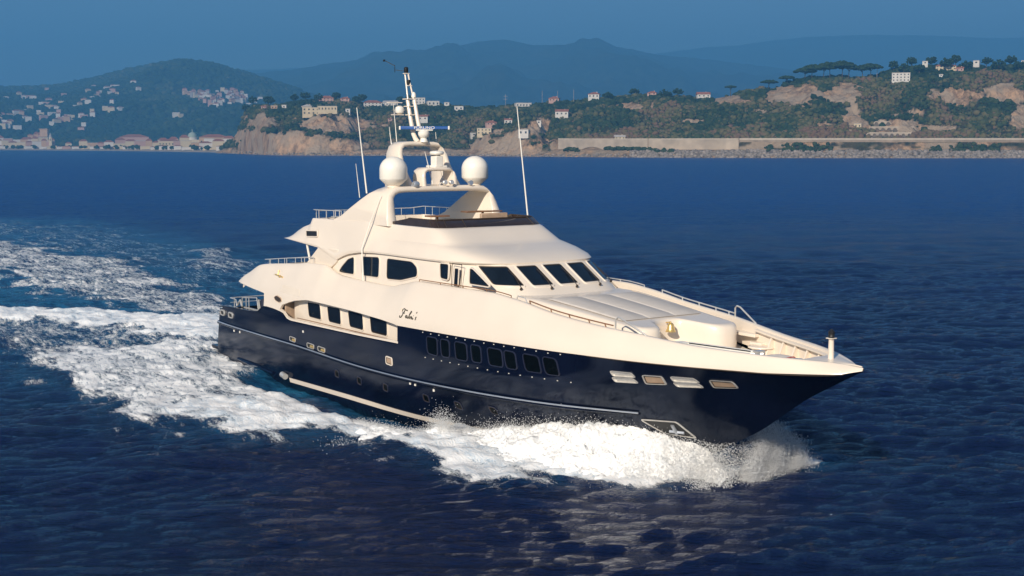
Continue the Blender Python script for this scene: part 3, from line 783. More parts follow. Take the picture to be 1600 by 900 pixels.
NH = [ # px, py of the base, width and height in photo pixels, walls, roof, windows, label
 (512, 160, 22, 8, 'w_pink', 'hip', 'tile', (4, 2), 'wide pink house with a red roof on the headland top among dark trees'),
 (541, 160, 14, 7, 'w_pink', 'hip', 'tile', (2, 2), 'smaller pink house right beside the wide pink one on the headland'),
 (583, 167, 28, 8, 'w_white', 'hip', 'tile', (5, 2), 'white villa with a broad red hip roof left of the mast'),
 (612, 166, 24, 6, 'w_white', 'gable', 'flat', (5, 1), 'low white villa with a pale roof just left of the mast'),
 (430, 171, 10, 5, 'w_ochre', 'flat', 'flat', (2, 1), 'small ochre house at the cliff edge of the headland'),
 (414, 170, 8, 4, 'w_pink', 'gable', 'tile', (2, 1), 'tiny pink house left of the small ochre one on the headland'),
 (446, 170, 7, 5, 'w_white', 'flat', 'flat', (1, 1), 'tiny white house right of the small ochre one on the headland'),
 (491, 180, 34, 11, 'w_cream', 'flat', 'flat', (5, 2), 'big cream villa with stepped terraces on top of the cliff'),
 (482, 172, 16, 7, 'w_cream', 'hip', 'flat', (2, 1), 'cream upper wing standing on the stepped cliff villa'),
 (513, 174, 30, 7, 'w_cream', 'flat', 'flat', (6, 1), 'long low cream building right of the stepped cliff villa'),
 (545, 176, 7, 5, 'w_white', 'flat', 'flat', (1, 1), 'little white cube house on the slope right of the cliff villa'),
 (662, 188, 16, 7, 'w_white', 'gable', 'tile', (2, 1), 'white house with red roof on the wooded slope right of the mast'),
 (655, 163, 20, 9, 'w_white', 'flat', 'flat', (4, 2), 'large flat roofed white building on the ridge right of the mast'),
 (677, 166, 18, 7, 'w_white', 'flat', 'flat', (3, 1), 'white flat roofed wing stepping down from the large ridge building'),
 (699, 165, 8, 4, 'w_white', 'flat', 'flat', (1, 1), 'small white block on the ridge right of the large white building'),
 (718, 173, 14, 6, 'w_white', 'flat', 'flat', (2, 1), 'white cottage with two dark openings below the ridge'),
 (610, 189, 6, 4, 'w_pink', 'gable', 'tile', (1, 1), 'tiny pink hut on the wooded slope left of the mast'),
 (767, 196, 16, 6, 'w_pink', 'hip', 'tile', (3, 1), 'salmon pink house with a red hip roof above the grey rocks'),
 (794, 193, 12, 7, 'w_white', 'gable', 'tile', (2, 1), 'white gabled house right of the salmon pink house'),
 (757, 210, 22, 9, 'w_cream', 'flat', 'flat', (4, 2), 'cream flat roofed villa above the grey sea cliff'),
 (740, 213, 9, 5, 'w_white', 'flat', 'flat', (1, 1), 'low white annex left of the cream flat roofed villa'),
 (819, 211, 16, 8, 'w_white', 'flat', 'flat', (2, 1), 'white house on the rock head behind the far whip antenna'),
 (817, 168, 24, 6, 'w_white', 'flat', 'flat', (5, 1), 'long white house with a row of dark openings on the ridge'),
 (878, 181, 20, 8, 'w_white', 'gable', 'tile', (3, 1), 'white farmhouse with a red roof left of the central scrub'),
 (866, 159, 16, 6, 'w_pink', 'hip', 'tile', (3, 1), 'red brown house on the skyline among thin poles'),
 (928, 154, 17, 8, 'w_white', 'hip', 'tile', (3, 1), 'white cube villa with a red pyramid roof on the skyline'),
 (842, 194, 7, 5, 'w_white', 'flat', 'flat', (1, 1), 'small white hut left of the pale rock face'),
 (1097, 153, 20, 6, 'w_white', 'gable', 'tile', (3, 1), 'white cottage with a low red roof on the ridge'),
 (1018, 149, 14, 4, 'w_pink', 'hip', 'tile', (2, 1), 'low red roofed house half hidden in ridge trees'),
 (1403, 129, 27, 13, 'w_white', 'flat', 'flat', (5, 3), 'big white apartment villa at the crest of the right hill'),
 (1472, 111, 30, 8, 'w_cream', 'hip', 'tile', (6, 2), 'long cream villa with a red roof on the right hilltop'),
 (1494, 113, 12, 6, 'w_pink', 'gable', 'tile', (2, 1), 'pink wing at the right end of the hilltop villa'),
 (1440, 102, 8, 4, 'w_white', 'flat', 'flat', (1, 1), 'tiny white house between the hilltop trees'),
 (1520, 102, 9, 5, 'w_white', 'flat', 'flat', (1, 1), 'small white house at the right end of the hilltop trees'),
 (1466, 121, 6, 3, 'w_white', 'flat', 'flat', (1, 1), 'tiny white shed below the hilltop villa'),
 (1339, 200, 11, 6, 'w_cream', 'flat', 'flat', (2, 1), 'small cream hut left of the arched retaining wall'),
 (968, 217, 16, 4, 'w_cream', 'gable', 'flat', (3, 1), 'low cream roadside building on the coast road'),
 (1594, 102, 9, 5, 'w_white', 'flat', 'flat', (1, 1), 'white house on the hill at the right edge'),
]
scrub()
HOUSE_AT = []
for (px, py, w, h, wm, rf, rm, wn_, lab) in NH:
    x, y, z = locate(px, py-.5, 20 if px > 870 else 4)
    k = y/FX; kind = 'villa' if w > 18 else 'house'
    e = empty(kind, (x, y-2.0, h_at(py, y))); tag(e, lab, kind)
    e.rotation_euler = (0, 0, math.atan2(-x, y)+R(random.uniform(-14, 14)))
    ww = w*k; hh = h*k*(1.0 if rf == 'flat' else .74)
    house_parts(e, ww, min(ww*.8, 11), hh, wm, rf, rm, wins(*wn_, ww=ww/wn_[0]*.34, hh=hh/wn_[1]*.42))
    HOUSE_AT.append((x, y))
# thin poles on the ridge
for i, px in enumerate((790, 847, 871, 896, 1367)):
    x, y, z = coast_z(px, float(ridge(px))*.97)
    t = MB().tube([(0, 0, -2), (0, 0, 12 if i < 4 else 9)], .22, 6)
    if i == 0:
        for k in (7, 10): t.box((0, 0, k), (4.5, .3, .3)); t.box((0, 0, k+1), (.3, .3, 2))
    o = t.build('antenna_pole', M['w_grey'], None); o.location = (x, y, z+3)
    tag(o, ['forked grey antenna pole on the ridge, furthest left of the poles', 'thin pole left of the red brown skyline house', 'thin pole right behind the red brown skyline house', 'thin pole between the red brown house and the white cube villa', 'short pole right of the umbrella pines'][i], 'pole')

# ---- trees one can tell apart
def crown(rng, cx, n, rx, rz, umbrella):
    P = []; Rr = []
    while len(P) < n:
        a = rng.uniform(0, 6.283); q = rng.random()**.5; x, y = rx*q*math.cos(a), rx*q*math.sin(a)
        if umbrella: z = rz*((1-q*q)*rng.uniform(.2, 1.0)-.1*rng.random())
        else: z = rz*math.sqrt(max(0, 1-q*q))*rng.uniform(-.75, 1.0)
        P.append((x+cx[0], y+cx[1], z+cx[2])); Rr.append(rng.uniform(.7, 1.5)*(rx/6.5)**.6)
    return np.array(P), np.array(Rr)
def tree(kind, label, cat, group, px, s, hgt, rx, rz, umbrella, seed, n=90):
    rng = np.random.default_rng(seed)
    x, y, z = coast_z(px, s)
    e = empty(kind, (x, y, z)); tag(e, label, cat, group)
    lean = rng.uniform(-1.2, 1.2); top = hgt-(rz if umbrella else rz*1.1)
    mb = MB(); mb.tube([(0, 0, -2), (lean*.3, 0, top*.5), (lean, 0, top+rz*.3)], [.42, .34, .2], 7)
    for a in np.linspace(0, 6.283, 6)[:-1]+rng.uniform(0, 1):
        mb.tube([(lean*.75, 0, top*.72), (lean+rx*.35*math.cos(a), rx*.35*math.sin(a), top+.1*rz), (lean+rx*.7*math.cos(a), rx*.7*math.sin(a), top+rz*.35)], [.2, .14, .07], 5)
    mb.build('trunk', M['bark'], e)
    P, Rr = crown(rng, (lean, 0, top if umbrella else top+.2*rz), n, rx, rz, umbrella)
    clumps('crown', P, Rr, M['pine'], None, .6 if umbrella else .85, .4, parent=e)
PN = [(1255, 11.0, 6.8, 2.6), (1266, 13.2, 6.0, 3.4), (1284, 14.0, 7.2, 3.6), (1294, 15.6, 5.8, 3.4), (1313, 16.6, 8.0, 4.0), (1323, 14.2, 6.0, 3.6), (1345, 12.0, 4.6, 3.2), (1357, 13.6, 6.6, 3.2), (1199, 8, 5.2, 1.6), (1228, 7.5, 4.6, 1.6), (1140, 8.5, 3.6, .9)]
LBL = ['flat topped umbrella pine at the left end of the pine row', 'umbrella pine second from the left end of the pine row', 'umbrella pine third from the left in the pine row', 'umbrella pine in the middle of the pine row, left of the tallest',
       'tallest umbrella pine in the middle of the pine row', 'umbrella pine right of the tallest one in the row', 'smaller umbrella pine in the gap near the right end of the row', 'umbrella pine at the right end of the pine row', 'low umbrella pine alone above the orange cliff', 'low umbrella pine just left of the pine row', 'tiny flat pine on the skyline far left of the pine row']
for i, (px, hg, rx, rz_) in enumerate(PN):
    tree('umbrella_pine', LBL[i], 'pine tree', 'umbrella pines on the right hill', px, float(ridge(px))*.98, hg+1.5, rx*1.45, rz_*1.25, True, 300+i, 230)
BT = [(1393, 8, 4.5, 3.5), (1408, 9, 5, 4), (1421, 9, 5, 4), (1433, 8.5, 4.6, 3.6), (1452, 9, 5, 3.6), (1473, 11.5, 6, 4.5), (1489, 10, 5, 4), (1508, 9, 5, 3.6), (1536, 8.5, 5, 3.5), (1556, 11, 6, 4.5), (1574, 9.5, 5.4, 4), (1588, 8.5, 5, 3.5),
      (478, 10, 5.5, 4), (500, 9, 5, 4), (462, 9, 4.5, 4), (385, 12, 5, 4.5), (398, 11, 5, 4.5), (420, 10, 6, 4), (527, 9, 5, 4), (556, 8, 5, 4), (566, 9, 5, 4), (628, 9, 5, 3.6), (640, 9, 5.5, 4), (948, 7, 5, 3.4), (990, 7, 5, 3), (1040, 8, 6, 4), (1058, 8, 5, 3.5)]
for i, (px, hg, rx, rz_) in enumerate(BT):
    lab, gr = (('dark round tree in the row along the right hilltop', 'trees along the right hilltop') if px > 1380 else ('dark round tree on top of the left headland', 'trees on the left headland') if px < 700 else ('dark round tree on the skyline of the middle ridge', 'trees on the middle ridge'))
    tree('round_tree', lab, 'tree', gr, px, float(ridge(px))*(.93 if i % 2 else 1.0), hg+1.5, rx, rz_, False, 400+i, 70)

# ---- the town on the far shore, the houses on its hill and the hill village
PROTO = {}
def proto(wm, rf, rm):
    key = (wm, rf, rm)
    if key not in PROTO:
        mb = MB(); mb.box((0, 0, .42), (1, 1, 1.16)); a = mesh_data('wall', mb.V, mb.F, M[wm], smooth=False)
        mr = MB(); q = .53
        if rf == 'hip': mr.add([(-q, -q, 1), (q, -q, 1), (q, q, 1), (-q, q, 1), (-.2, 0, 1.26), (.2, 0, 1.26)], [(0, 1, 5, 4), (1, 2, 5), (2, 3, 4, 5), (3, 0, 4), (3, 2, 1, 0)])
        else: mr.box((0, 0, 1.02), (1.03, 1.03, .05))
        PROTO[key] = (a, mesh_data('roof', mr.V, mr.F, M[rm], smooth=False))
    return PROTO[key]
WCOL = {'w_white': 'white', 'w_cream': 'cream', 'w_ochre': 'ochre', 'w_pink': 'pink', 'w_grey': 'grey'}
def block(x, y, z, w, d, h, wm, rf, label, group, kind='house', rot=0.):
    e = empty(kind, (x, y, z), math.atan2(-x, y)+rot); e.scale = (w, d, h)
    rm = 'tile' if rf == 'hip' else 'flat'
    for nm, me in zip(('wall', 'roof'), proto(wm, rf, rm)):
        link(bpy.data.objects.new(nm, me), e)
    tag(e, label % WCOL[wm]+(' under a red roof' if rf == 'hip' else ' with a flat roof'), kind if kind == 'house' else 'building', group); return e
rng = np.random.default_rng(123)
def pick(p): return ['w_white', 'w_cream', 'w_ochre', 'w_pink', 'w_grey'][int(rng.choice(5, p=p))]
def town_D(px): return float(np.interp(px, [-450, 0, 100, 200, 345, 372], [2600, 2500, 2330, 2130, 1720, 1640]))
# rows behind the beach
for row, (off, hmin, hmax, wmin, wmax, gap, grp, lab) in enumerate((
        (34, 3.5, 5.5, 8, 18, .12, 'low beach houses on the town front', 'low %s beach house on the town front'),
        (75, 8, 13.5, 9, 20, .10, 'apartment houses behind the beach', '%s apartment house behind the beach'),
        (140, 12, 17.5, 10, 20, .18, 'taller houses at the back of the town', 'taller %s house at the back of the town'))):
    px = -60.0
    while px < 352:
        D = town_D(px)+off; k = D/FX; w = rng.uniform(wmin, wmax); wp = w/k
        dark_gap = (row > 0 and 80 < px < 97)
        if rng.random() > gap*.5 and not dark_gap and not (row == 2 and (95 < px < 180)):
            h = rng.uniform(hmin, hmax)*(1.0 if px > 90 or row == 0 else 1.15)
            block(ang(px+wp/2)*D, D, 2.6+.01*off, w, rng.uniform(9, 14), h, pick([.25, .33, .2, .17, .05]) if row else pick([.6, .25, .05, .05, .05]), 'hip' if rng.random() < (.65 if row else .35) else 'flat', lab, grp, rot=rng.uniform(-.12, .12))
        px += wp*(1.0+rng.random()*gap)
# old town climbing a mound on the left
for k in range(34):
    px = rng.uniform(30, 74); f = (px-28)/48; py = 231-rng.random()*(8+17*min(1, f*1.25))
    D = 2440+(231-py)*5+100; kk = D/FX
    block(ang(px)*D, D, h_at(py+4, D), rng.uniform(7, 12), 10, rng.uniform(7, 11), pick([.15, .25, .25, .25, .10]), 'hip' if rng.random() < .7 else 'flat', '%s old town house on the mound at the left', 'old town houses on the mound')
# hillside houses
HS = [(15, 156), (35, 151), (42, 154), (49, 153.5), (55, 154), (58, 154), (78, 142), (105, 151), (100, 163), (81, 160), (70, 166), (80, 169), (77, 166), (90, 171), (92, 173), (97, 177), (52, 172), (45, 175), (33, 179), (38, 181), (28, 180), (20, 182), (14, 184), (8, 183), (3, 184), (2, 189), (64, 180), (68, 183), (72, 187), (43, 187), (47, 189), (84, 180),
      (94, 185), (99, 188), (110, 184), (114, 187), (104, 187), (92, 191), (108, 190), (130, 184), (134, 184), (122, 170), (136, 160), (142, 162), (150, 155), (158, 149), (163, 147), (155, 152), (157, 154), (175, 147), (180, 138), (186, 137), (181, 145), (187, 149), (172, 141), (142, 145), (152, 138), (220, 142), (212, 133), (180, 164), (191, 172), (148, 178), (148, 182), (167, 173), (177, 176), (128, 166), (285, 184), (278, 183),
      (10, 192), (18, 197), (13, 199), (8, 200), (27, 201), (32, 202), (21, 194), (85, 197), (130, 205), (134, 197), (-20, 180), (-35, 175), (-12, 190)]
def on_town_hill(px, py):
    s = np.linspace(0, 1, 400); x, y, z, q = town_hill(np.full_like(s, float(px)), s)
    k = np.nonzero(py_of(z, y) <= py)[0]; i = k[0] if len(k) else 399
    return float(x[i]), float(y[i]), float(z[i])
for px, py in HS:
    x, y, z = on_town_hill(px+rng.uniform(-1, 1), py+1); w = rng.uniform(10, 19)
    block(x, y-8, z, w, 12, rng.uniform(7, 12), pick([.42, .26, .1, .2, .02]), 'hip' if rng.random() < .55 else 'flat', 'small %s house scattered on the wooded hillside above the town', 'houses scattered on the town hillside', rot=rng.uniform(-.4, .4))
# dense village
for k in range(84):
    px = rng.uniform(292, 388); lo = np.interp(px, [290, 310, 340, 365, 388], [148, 157, 171, 168, 159]); hi = np.interp(px, [290, 320, 345, 360, 375, 388], [147, 147.5, 145, 144, 147, 153])
    py = lo+(hi-lo)*rng.random()
    x, y, z = on_town_hill(px, py+1.5)
    block(x, y-14, z, rng.uniform(9, 15), 10, rng.uniform(9, 16), pick([.3, .25, .15, .25, .05]), 'hip' if rng.random() < .65 else 'flat', '%s house in the dense village cluster on the far hillside', 'houses of the dense hill village', rot=rng.uniform(-.5, .5))
for px, py in ((391, 167), (396, 165), (400, 163), (404, 160), (409, 158)):
    x, y, z = on_town_hill(px, py); block(x, y-10, z, 14, 10, 9, 'w_white', 'flat', '%s house in the short row above the left headland', 'short row of houses above the headland')
# church dome, bell tower, square block, long terraced building
D = 2080; e = empty('domed_church', (ang(301)*D, D, 4)); tag(e, 'church with a pale green round dome in the middle of the town', 'church')
MB().box((0, 0, 7), (26, 20, 14)).build('nave', M['w_cream'], e, smooth=False)
MB().lathe([(7.4, 12), (7.4, 17.2), (7.9, 17.3), (7.9, 18)], (0, 0, 0), 24).build('drum', M['w_white'], e)
dm = MB().lathe([(7.5*math.cos(t), 18+8.2*math.sin(t)) for t in np.linspace(0, 1.5, 12)], (0, 0, 0), 24).build('dome', M['copper'], e)
MB().lathe([(.9, 26), (.9, 28), (.2, 31)], (0, 0, 0), 10).build('lantern', M['copper'], dm)
D = 2440; e = empty('bell_tower', (ang(79.5)*D, D, 4)); tag(e, 'slender pale bell tower at the right foot of the old town', 'tower')
MB().box((0, 0, 10), (5.2, 5.2, 20)).build('shaft', M['w_cream'], e, smooth=False)
MB().box((0, 0, 15.5), (1.6, 5.6, 4)).build('bell_opening', M['pane'], e, smooth=False)
MB().lathe([(3.3, 20), (2.4, 23), (.4, 28)], (0, 0, 0), 8).build('spire', M['w_grey'], e)
D = 2600; e = empty('castle_block', (ang(70.5)*D, D, 20)); tag(e, 'square ochre castle block standing above the old town', 'castle')
MB().box((0, 0, 13), (15, 12, 14)).build('keep', M['w_ochre'], e, smooth=False); MB().box((0, 0, 20.6), (17, 14, 1.6)).build('battlement', M['w_ochre'], e, smooth=False)
for (a, b, off, h, wm, lab) in ((312, 357, 190, 17, 'w_ochre', 'long ochre terraced building right of the church dome'), (188, 232, 330, 20, 'w_pink', 'tall pink apartment block standing behind the middle of the town'), (248, 282, 110, 12, 'w_cream', 'broad yellow building left of the church dome')):
    D = town_D((a+b)/2)+off; e = block(ang((a+b)/2)*D, D, 4, (b-a)*D/FX, 14, h, wm, 'hip', '%s', None, 'building'); e['label'] = lab
    for i in range(7):
        MB().box((-.42+.14*i, -.505, .62), (.05, .02, .16)).build('window', M['pane'], e, smooth=False)
# trees between the town houses
n = 420; px = rng.uniform(-60, 350, n); off = rng.choice([28, 60, 110, 170], n)+rng.uniform(-6, 6, n)
D = np.array([town_D(p) for p in px])+off; keep = fbm(px/14, off/50, 97, 2) > .52
px, D = px[keep], D[keep]; r = rng.uniform(2.2, 4.5, len(px))
tag(clumps('town_trees', np.stack([ang(px)*D, D, 3.5+r*.7], -1), r, M['scrub'], rng.uniform(0, .4, len(px)), .9), kind='stuff')
# ---------------------------------------------------------------- the yacht
YAW = R(-55.1)
Y = empty('motor_yacht', (-11.71, 65.33, 0), YAW)
tag(Y, 'large navy and cream motor yacht speeding towards the right', 'yacht')

def cols(a, b, n, extra=()):
    return np.array(sorted(set(np.round(np.linspace(a, b, n), 4)) | set(extra)))

# ---- hull
def hull_mesh():
    V = []; F = []
    X = cols(-.02, 37.03, 170, [6.05, 6.35, 6.7, 8.75, 8.85, 18.5, 18.56, 18.6, 36.6, 36.9])
    nv = 26
    for sgn in (-1, 1):
        b = len(V)
        for x in X:
            zt = float(blue_top(x)); zk = float(keel_z(x)); zk = min(zk, zt-.03)
            for j in range(nv):
                t = j/(nv-1); z = zk+(zt-zk)*t**.85
                w = hull_w(x, z) if j else (0.0 if x > 27 else 0.0)
                V.append((x+(.33*max(z, -.2)*max(0, 1-x/3)), sgn*w, z))
        V0 = len(X)
        for f in grid_faces(V0, nv):
            F.append(tuple(int(i)+b for i in f))
    half = len(X)*nv
    F += [(j, j+1, half+j+1, half+j) for j in range(nv-1)]      # transom
    # inner bulwark of the aft deck
    return V, F
V, F = hull_mesh()
hull = obj('hull', V, F, M['navy'], Y, sharp=45)

# aft deck well, bulkheads and inner bulwarks
mb = MB()
for sgn in (-1, 1):
    secs = []
    for x in cols(.9, 18.4, 50):
        zt = float(blue_top(x)); w = hull_w(x, zt-.02)
        secs.append([(x, sgn*(w+.012), zt-.015), (x, sgn*(w+.012), zt+.035), (x, sgn*(w-.16), zt+.035), (x, sgn*(w-.16), zt-.6)])
    mb.loft(secs, closed=False, cap=False)
mb.build('bulwark_cap', M['navy'], Y)
mb = MB()
mb.box((4.9, 0, 2.1), (8.4, 6.7, .08)); mb.box((13.6, 0, 2.62), (9.2, 7.2, .08))
mb.build('aft_deck', M['teak'], Y)
mb = MB()
mb.box((10.2, 0, 3.0), (4.0, 5.6, 1.6)); mb.box((8.6, -3.2, 2.9), (.12, .9, 1.2)); mb.box((8.6, 3.2, 2.9), (.12, .9, 1.2))
mb.build('aft_bulkhead', M['tan'], Y)
# swim platform
mb = MB()
mb.loft([[(-1.3+.35*abs(t)**2, 3.2*t, .30), (-1.3+.35*abs(t)**2, 3.2*t, .45), (.35, 3.2*t, .45), (.35, 3.2*t, .30)] for t in np.linspace(-1, 1, 13)])
mb.build('swim_platform', M['navy'], Y, sharp=30)

# rub rail with its steel strip
def rail_pts(tabz, x0, x1, off, n=70):
    out = []
    for x in np.linspace(x0, x1, n):
        z = float(tabz(x)); out.append((x, -(hull_w(x, z)+off), z))
    return out
rz = tab([(0, 1.76), (9, 1.80), (15.8, 1.68), (22.5, 1.80), (26.6, 1.90), (29.9, 2.02), (31, 2.05)])
mb = MB(); mbs = MB()
for sgn in (-1, 1):
    p = rail_pts(rz, .05, 29.95, 0.03)
    p = [(a+(.33*c*max(0, 1-a/3)), -sgn*b, c) for a, b, c in p]
    rad = [.085*min(1, .25+(29.95-q[0])/2.5) for q in p]
    mb.tube(p, rad, 10)
    mbs.tube([(a, b+(sgn*.075), c+.045) for (a, b, c), r_ in zip(p, rad)], .026, 6)
rr = mb.build('rub_rail', M['navy'], hull)
mbs.build('rub_strip', M['steel2'], hull)
# boot stripe
mb = MB()
bz = tab([(8.6, .16), (12, .24), (16, .31), (20, .26), (24, .28), (28, .4)])
for sgn in (-1, 1):
    secs = []
    for x in np.linspace(8.9, 27, 50):
        z = float(bz(x)); h2 = .095
        secs.append([(x, sgn*(hull_w(x, z-h2)-.03), z-h2), (x, sgn*(hull_w(x, z-h2)+.022), z-h2), (x, sgn*(hull_w(x, z+h2)+.022), z+h2), (x, sgn*(hull_w(x, z+h2)-.03), z+h2)])
    mb.loft(secs)
mb.build('boot_stripe', M['cream'], hull)
# spray rail and exhaust fairing near the stern
mb = MB()
mb.tube([(x, -(hull_w(x, .28)+.02), .30-.02*(x-3)) for x in np.linspace(3.0, 7.2, 20)], [.06+.05*math.sin(math.pi*i/19) for i in range(20)], 8)
mb.build('spray_rail', M['navy'], hull)
mb = MB(); mb.tube([(8.3, -3.72, .33), (8.75, -3.78, .30)], .13, 12); mb.build('exhaust_outlet', M['steel'], hull)

# ---- generic window on a surface given by f(u, v) -> point and an outward normal
def round_poly(P, r, seg=4):
    out = []; n = len(P)
    for i in range(n):
        p0 = Vector(P[i-1]); p1 = Vector(P[i]); p2 = Vector(P[(i+1) % n])
        a = p0-p1; b = p2-p1
        q = min(r, a.length*.45, b.length*.45)
        s = p1+a.normalized()*q; e = p1+b.normalized()*q
        for k in range(seg+1):
            t = k/seg; out.append((s*(1-t)**2+p1*2*t*(1-t)+e*t*t))
    return out
def offset_poly(P, d):
    c = sum(P, Vector((0, 0)))/len(P); out = []
    n = len(P)
    for i in range(n):
        t = (P[(i+1) % n]-P[i-1]).normalized(); nn = Vector((t.y, -t.x))
        if nn.dot(P[i]-c) < 0: nn = -nn
        out.append(P[i]+nn*d)
    return out
def window(name, P, fmap, r=.1, parent=Y, glass='glass', frame='cream', fw=.05, fh=.035, deep=.006, fname='frame', inner='gasket'):
    G0 = round_poly(P, r); G = []
    for i in range(len(G0)):
        a_, b_ = G0[i], G0[(i+1) % len(G0)]; k_ = max(1, int((b_-a_).length/.11))
        G += [a_.lerp(b_, j/k_) for j in range(k_)]
    V = [fmap(q.x, q.y, deep) for q in G]
    n = len(V)
    Vb = [fmap(q.x, q.y, deep-.03) for q in G]
    cen = sum(G, Vector((0, 0)))/n
    V = [fmap(q.x, q.y, deep-.03) for q in G]; F = []
    for sc_ in (1.0, .75, .5, .25):
        V += [fmap(cen.x+(q.x-cen.x)*sc_, cen.y+(q.y-cen.y)*sc_, deep) for q in G]
    V.append(fmap(cen.x, cen.y, deep))
    for a in range(4):
        F += [(a*n+i, a*n+(i+1) % n, (a+1)*n+(i+1) % n, (a+1)*n+i) for i in range(n)]
    F += [(4*n+i, 4*n+(i+1) % n, 5*n) for i in range(n)]
    o = obj(name, V, F, M[glass], parent, sharp=30)
    for (d0, d1, h0, m_, nm) in ((-.028, .004, deep+.012, inner, 'gasket'), (.0, fw, fh, frame, fname)):
        if m_ is None: continue
        A = offset_poly(G, d0); B = offset_poly(G, d1)
        Bm = offset_poly(G, d1*.75+d0*.25)
        rows = [[fmap(q.x, q.y, deep-.002) for q in A], [fmap(q.x, q.y, h0) for q in A], [fmap(q.x, q.y, h0) for q in Bm], [fmap(q.x, q.y, -.02) for q in B]]
        V = [p for rw in rows for p in rw]; F = []
        for a in range(3):
            for i in range(n):
                F.append((a*n+i, a*n+(i+1) % n, (a+1)*n+(i+1) % n, (a+1)*n+i))
        obj(nm, V, F, M[m_], o, sharp=50)
    return o
def on_hull(u, v, d):
    x, z = u, v
    return (x, -(hull_w(x, z)+d), z)

# portholes low in the navy side, tall windows, steel framed slots
for x, z in [(13.56, 1.12), (15.44, 1.11), (17.51, 1.16), (20.18, 1.16), (21.98, 1.16), (23.75, 1.24)]:
    window('porthole', [(x-.17, z-.12), (x+.15, z-.15), (x+.17, z+.12), (x-.15, z+.15)], on_hull, .09, hull, glass='hglass', frame='navy2', fw=.03, fh=.03)
HW = [[(20.66, 3.49), (21.34, 3.50), (21.38, 2.89), (20.74, 2.92)], [(21.58, 3.51), (22.11, 3.51), (22.16, 2.94), (21.67, 2.92)],
      [(22.47, 3.53), (23.15, 3.53), (23.23, 2.96), (22.57, 2.94)], [(23.41, 3.54), (23.95, 3.54), (24.02, 3.0), (23.52, 2.98)],
      [(24.34, 3.55), (25.09, 3.55), (25.14, 3.0), (24.44, 2.99)], [(25.22, 3.56), (25.77, 3.55), (25.82, 3.01), (25.32, 2.99)],
      [(26.16, 3.57), (26.88, 3.56), (26.92, 3.03), (26.24, 3.02)], [(27.08, 3.58), (27.66, 3.57), (27.68, 3.04), (27.12, 3.03)]]
for i, P in enumerate(HW):
    window('hull_window', P, on_hull, .13, hull, glass='hglass', frame='navy2', fw=.04, fh=.03, inner=None)
for P in ([(29.76, 3.44), (30.47, 3.46), (30.55, 3.34), (29.81, 3.30)], [(29.74, 3.23), (30.43, 3.28), (30.55, 3.16), (29.8, 3.11)],
          [(30.86, 3.43), (31.46, 3.46), (31.47, 3.22), (30.83, 3.17)],
          [(31.77, 3.49), (32.44, 3.51), (32.53, 3.39), (31.78, 3.36)], [(31.75, 3.30), (32.46, 3.35), (32.55, 3.24), (31.8, 3.19)],
          [(32.91, 3.50), (33.53, 3.52), (33.54, 3.33), (32.88, 3.28)]):
    big = abs(P[0][1]-P[3][1]) > .18
    window('mooring_port', P, on_hull, .05, hull, glass='tan' if big else 'steel', frame='steel', fw=.028, fh=.05, inner='gasket' if big else None, deep=.004)
o = window('anchor_pocket', [(29.85, 1.80), (30.95, 1.86), (31.15, 1.36), (30.25, 1.40)], on_hull, .06, hull, glass='black', frame='steel', fw=.05, fh=.04, inner=None)
mb = MB(); mb.tube([on_hull(30.75, 1.75, .02), on_hull(30.72, 1.55, .05), on_hull(30.7, 1.45, .05)], .06, 8); mb.tube([on_hull(30.5, 1.5, .04), on_hull(30.95, 1.5, .04)], .05, 8)
mb.build('anchor', M['steel2'], hull)
for (x, z, w_) in [(9.6, 2.04, .26), (11.3, 1.97, .3), (12.3, 1.95, .3)]:
    window('fairlead', [(x-w_, z-.07), (x+w_, z-.09), (x+w_, z+.07), (x-w_, z+.09)], on_hull, .06, hull, glass='black', frame='steel', fw=.03, fh=.03, inner=None)
    mb = MB(); mb.tube([on_hull(x+.04, z-.01, .02), on_hull(x+w_, z-.02, .02)], .055, 8); mb.build('roller', M['brass'], hull)
window('vent', [(17.7, 2.13), (18.12, 2.11), (18.1, 2.35), (17.7, 2.37)], on_hull, .05, hull, glass='tan', frame='cream', fw=.05, fh=.03)
for x, z in [(1.35, 2.30), (2.5, 2.30)]:
    window('hawse_hole', [(x-.24, z-.09), (x+.24, z-.09), (x+.24, z+.09), (x-.24, z+.09)], on_hull, .09, hull, glass='black', frame='steel', fw=.06, fh=.05, inner=None)
def studs(name, pts, r, m_):
    for x, z in pts:
        p = Vector(on_hull(x, z, .012)); MB().box(p, (r*2, .03, r*2)).build(name, M[m_], hull)
studs('drain_outlet', [(2.83, 1.60), (3.6, 1.63), (19.34, 1.60), (19.68, 1.60), (20.83, 1.56), (10.67, 2.5)], .045, 'white')
sp = []
for i, x in enumerate(np.linspace(20.4, 27.9, 15)):
    sp.append((x, float(sheer_z(x))-.07-.01*(i % 2))); sp.append((x+.15, 2.72+.018*(x-20)))
studs('panel_stud', sp, .014, 'white')

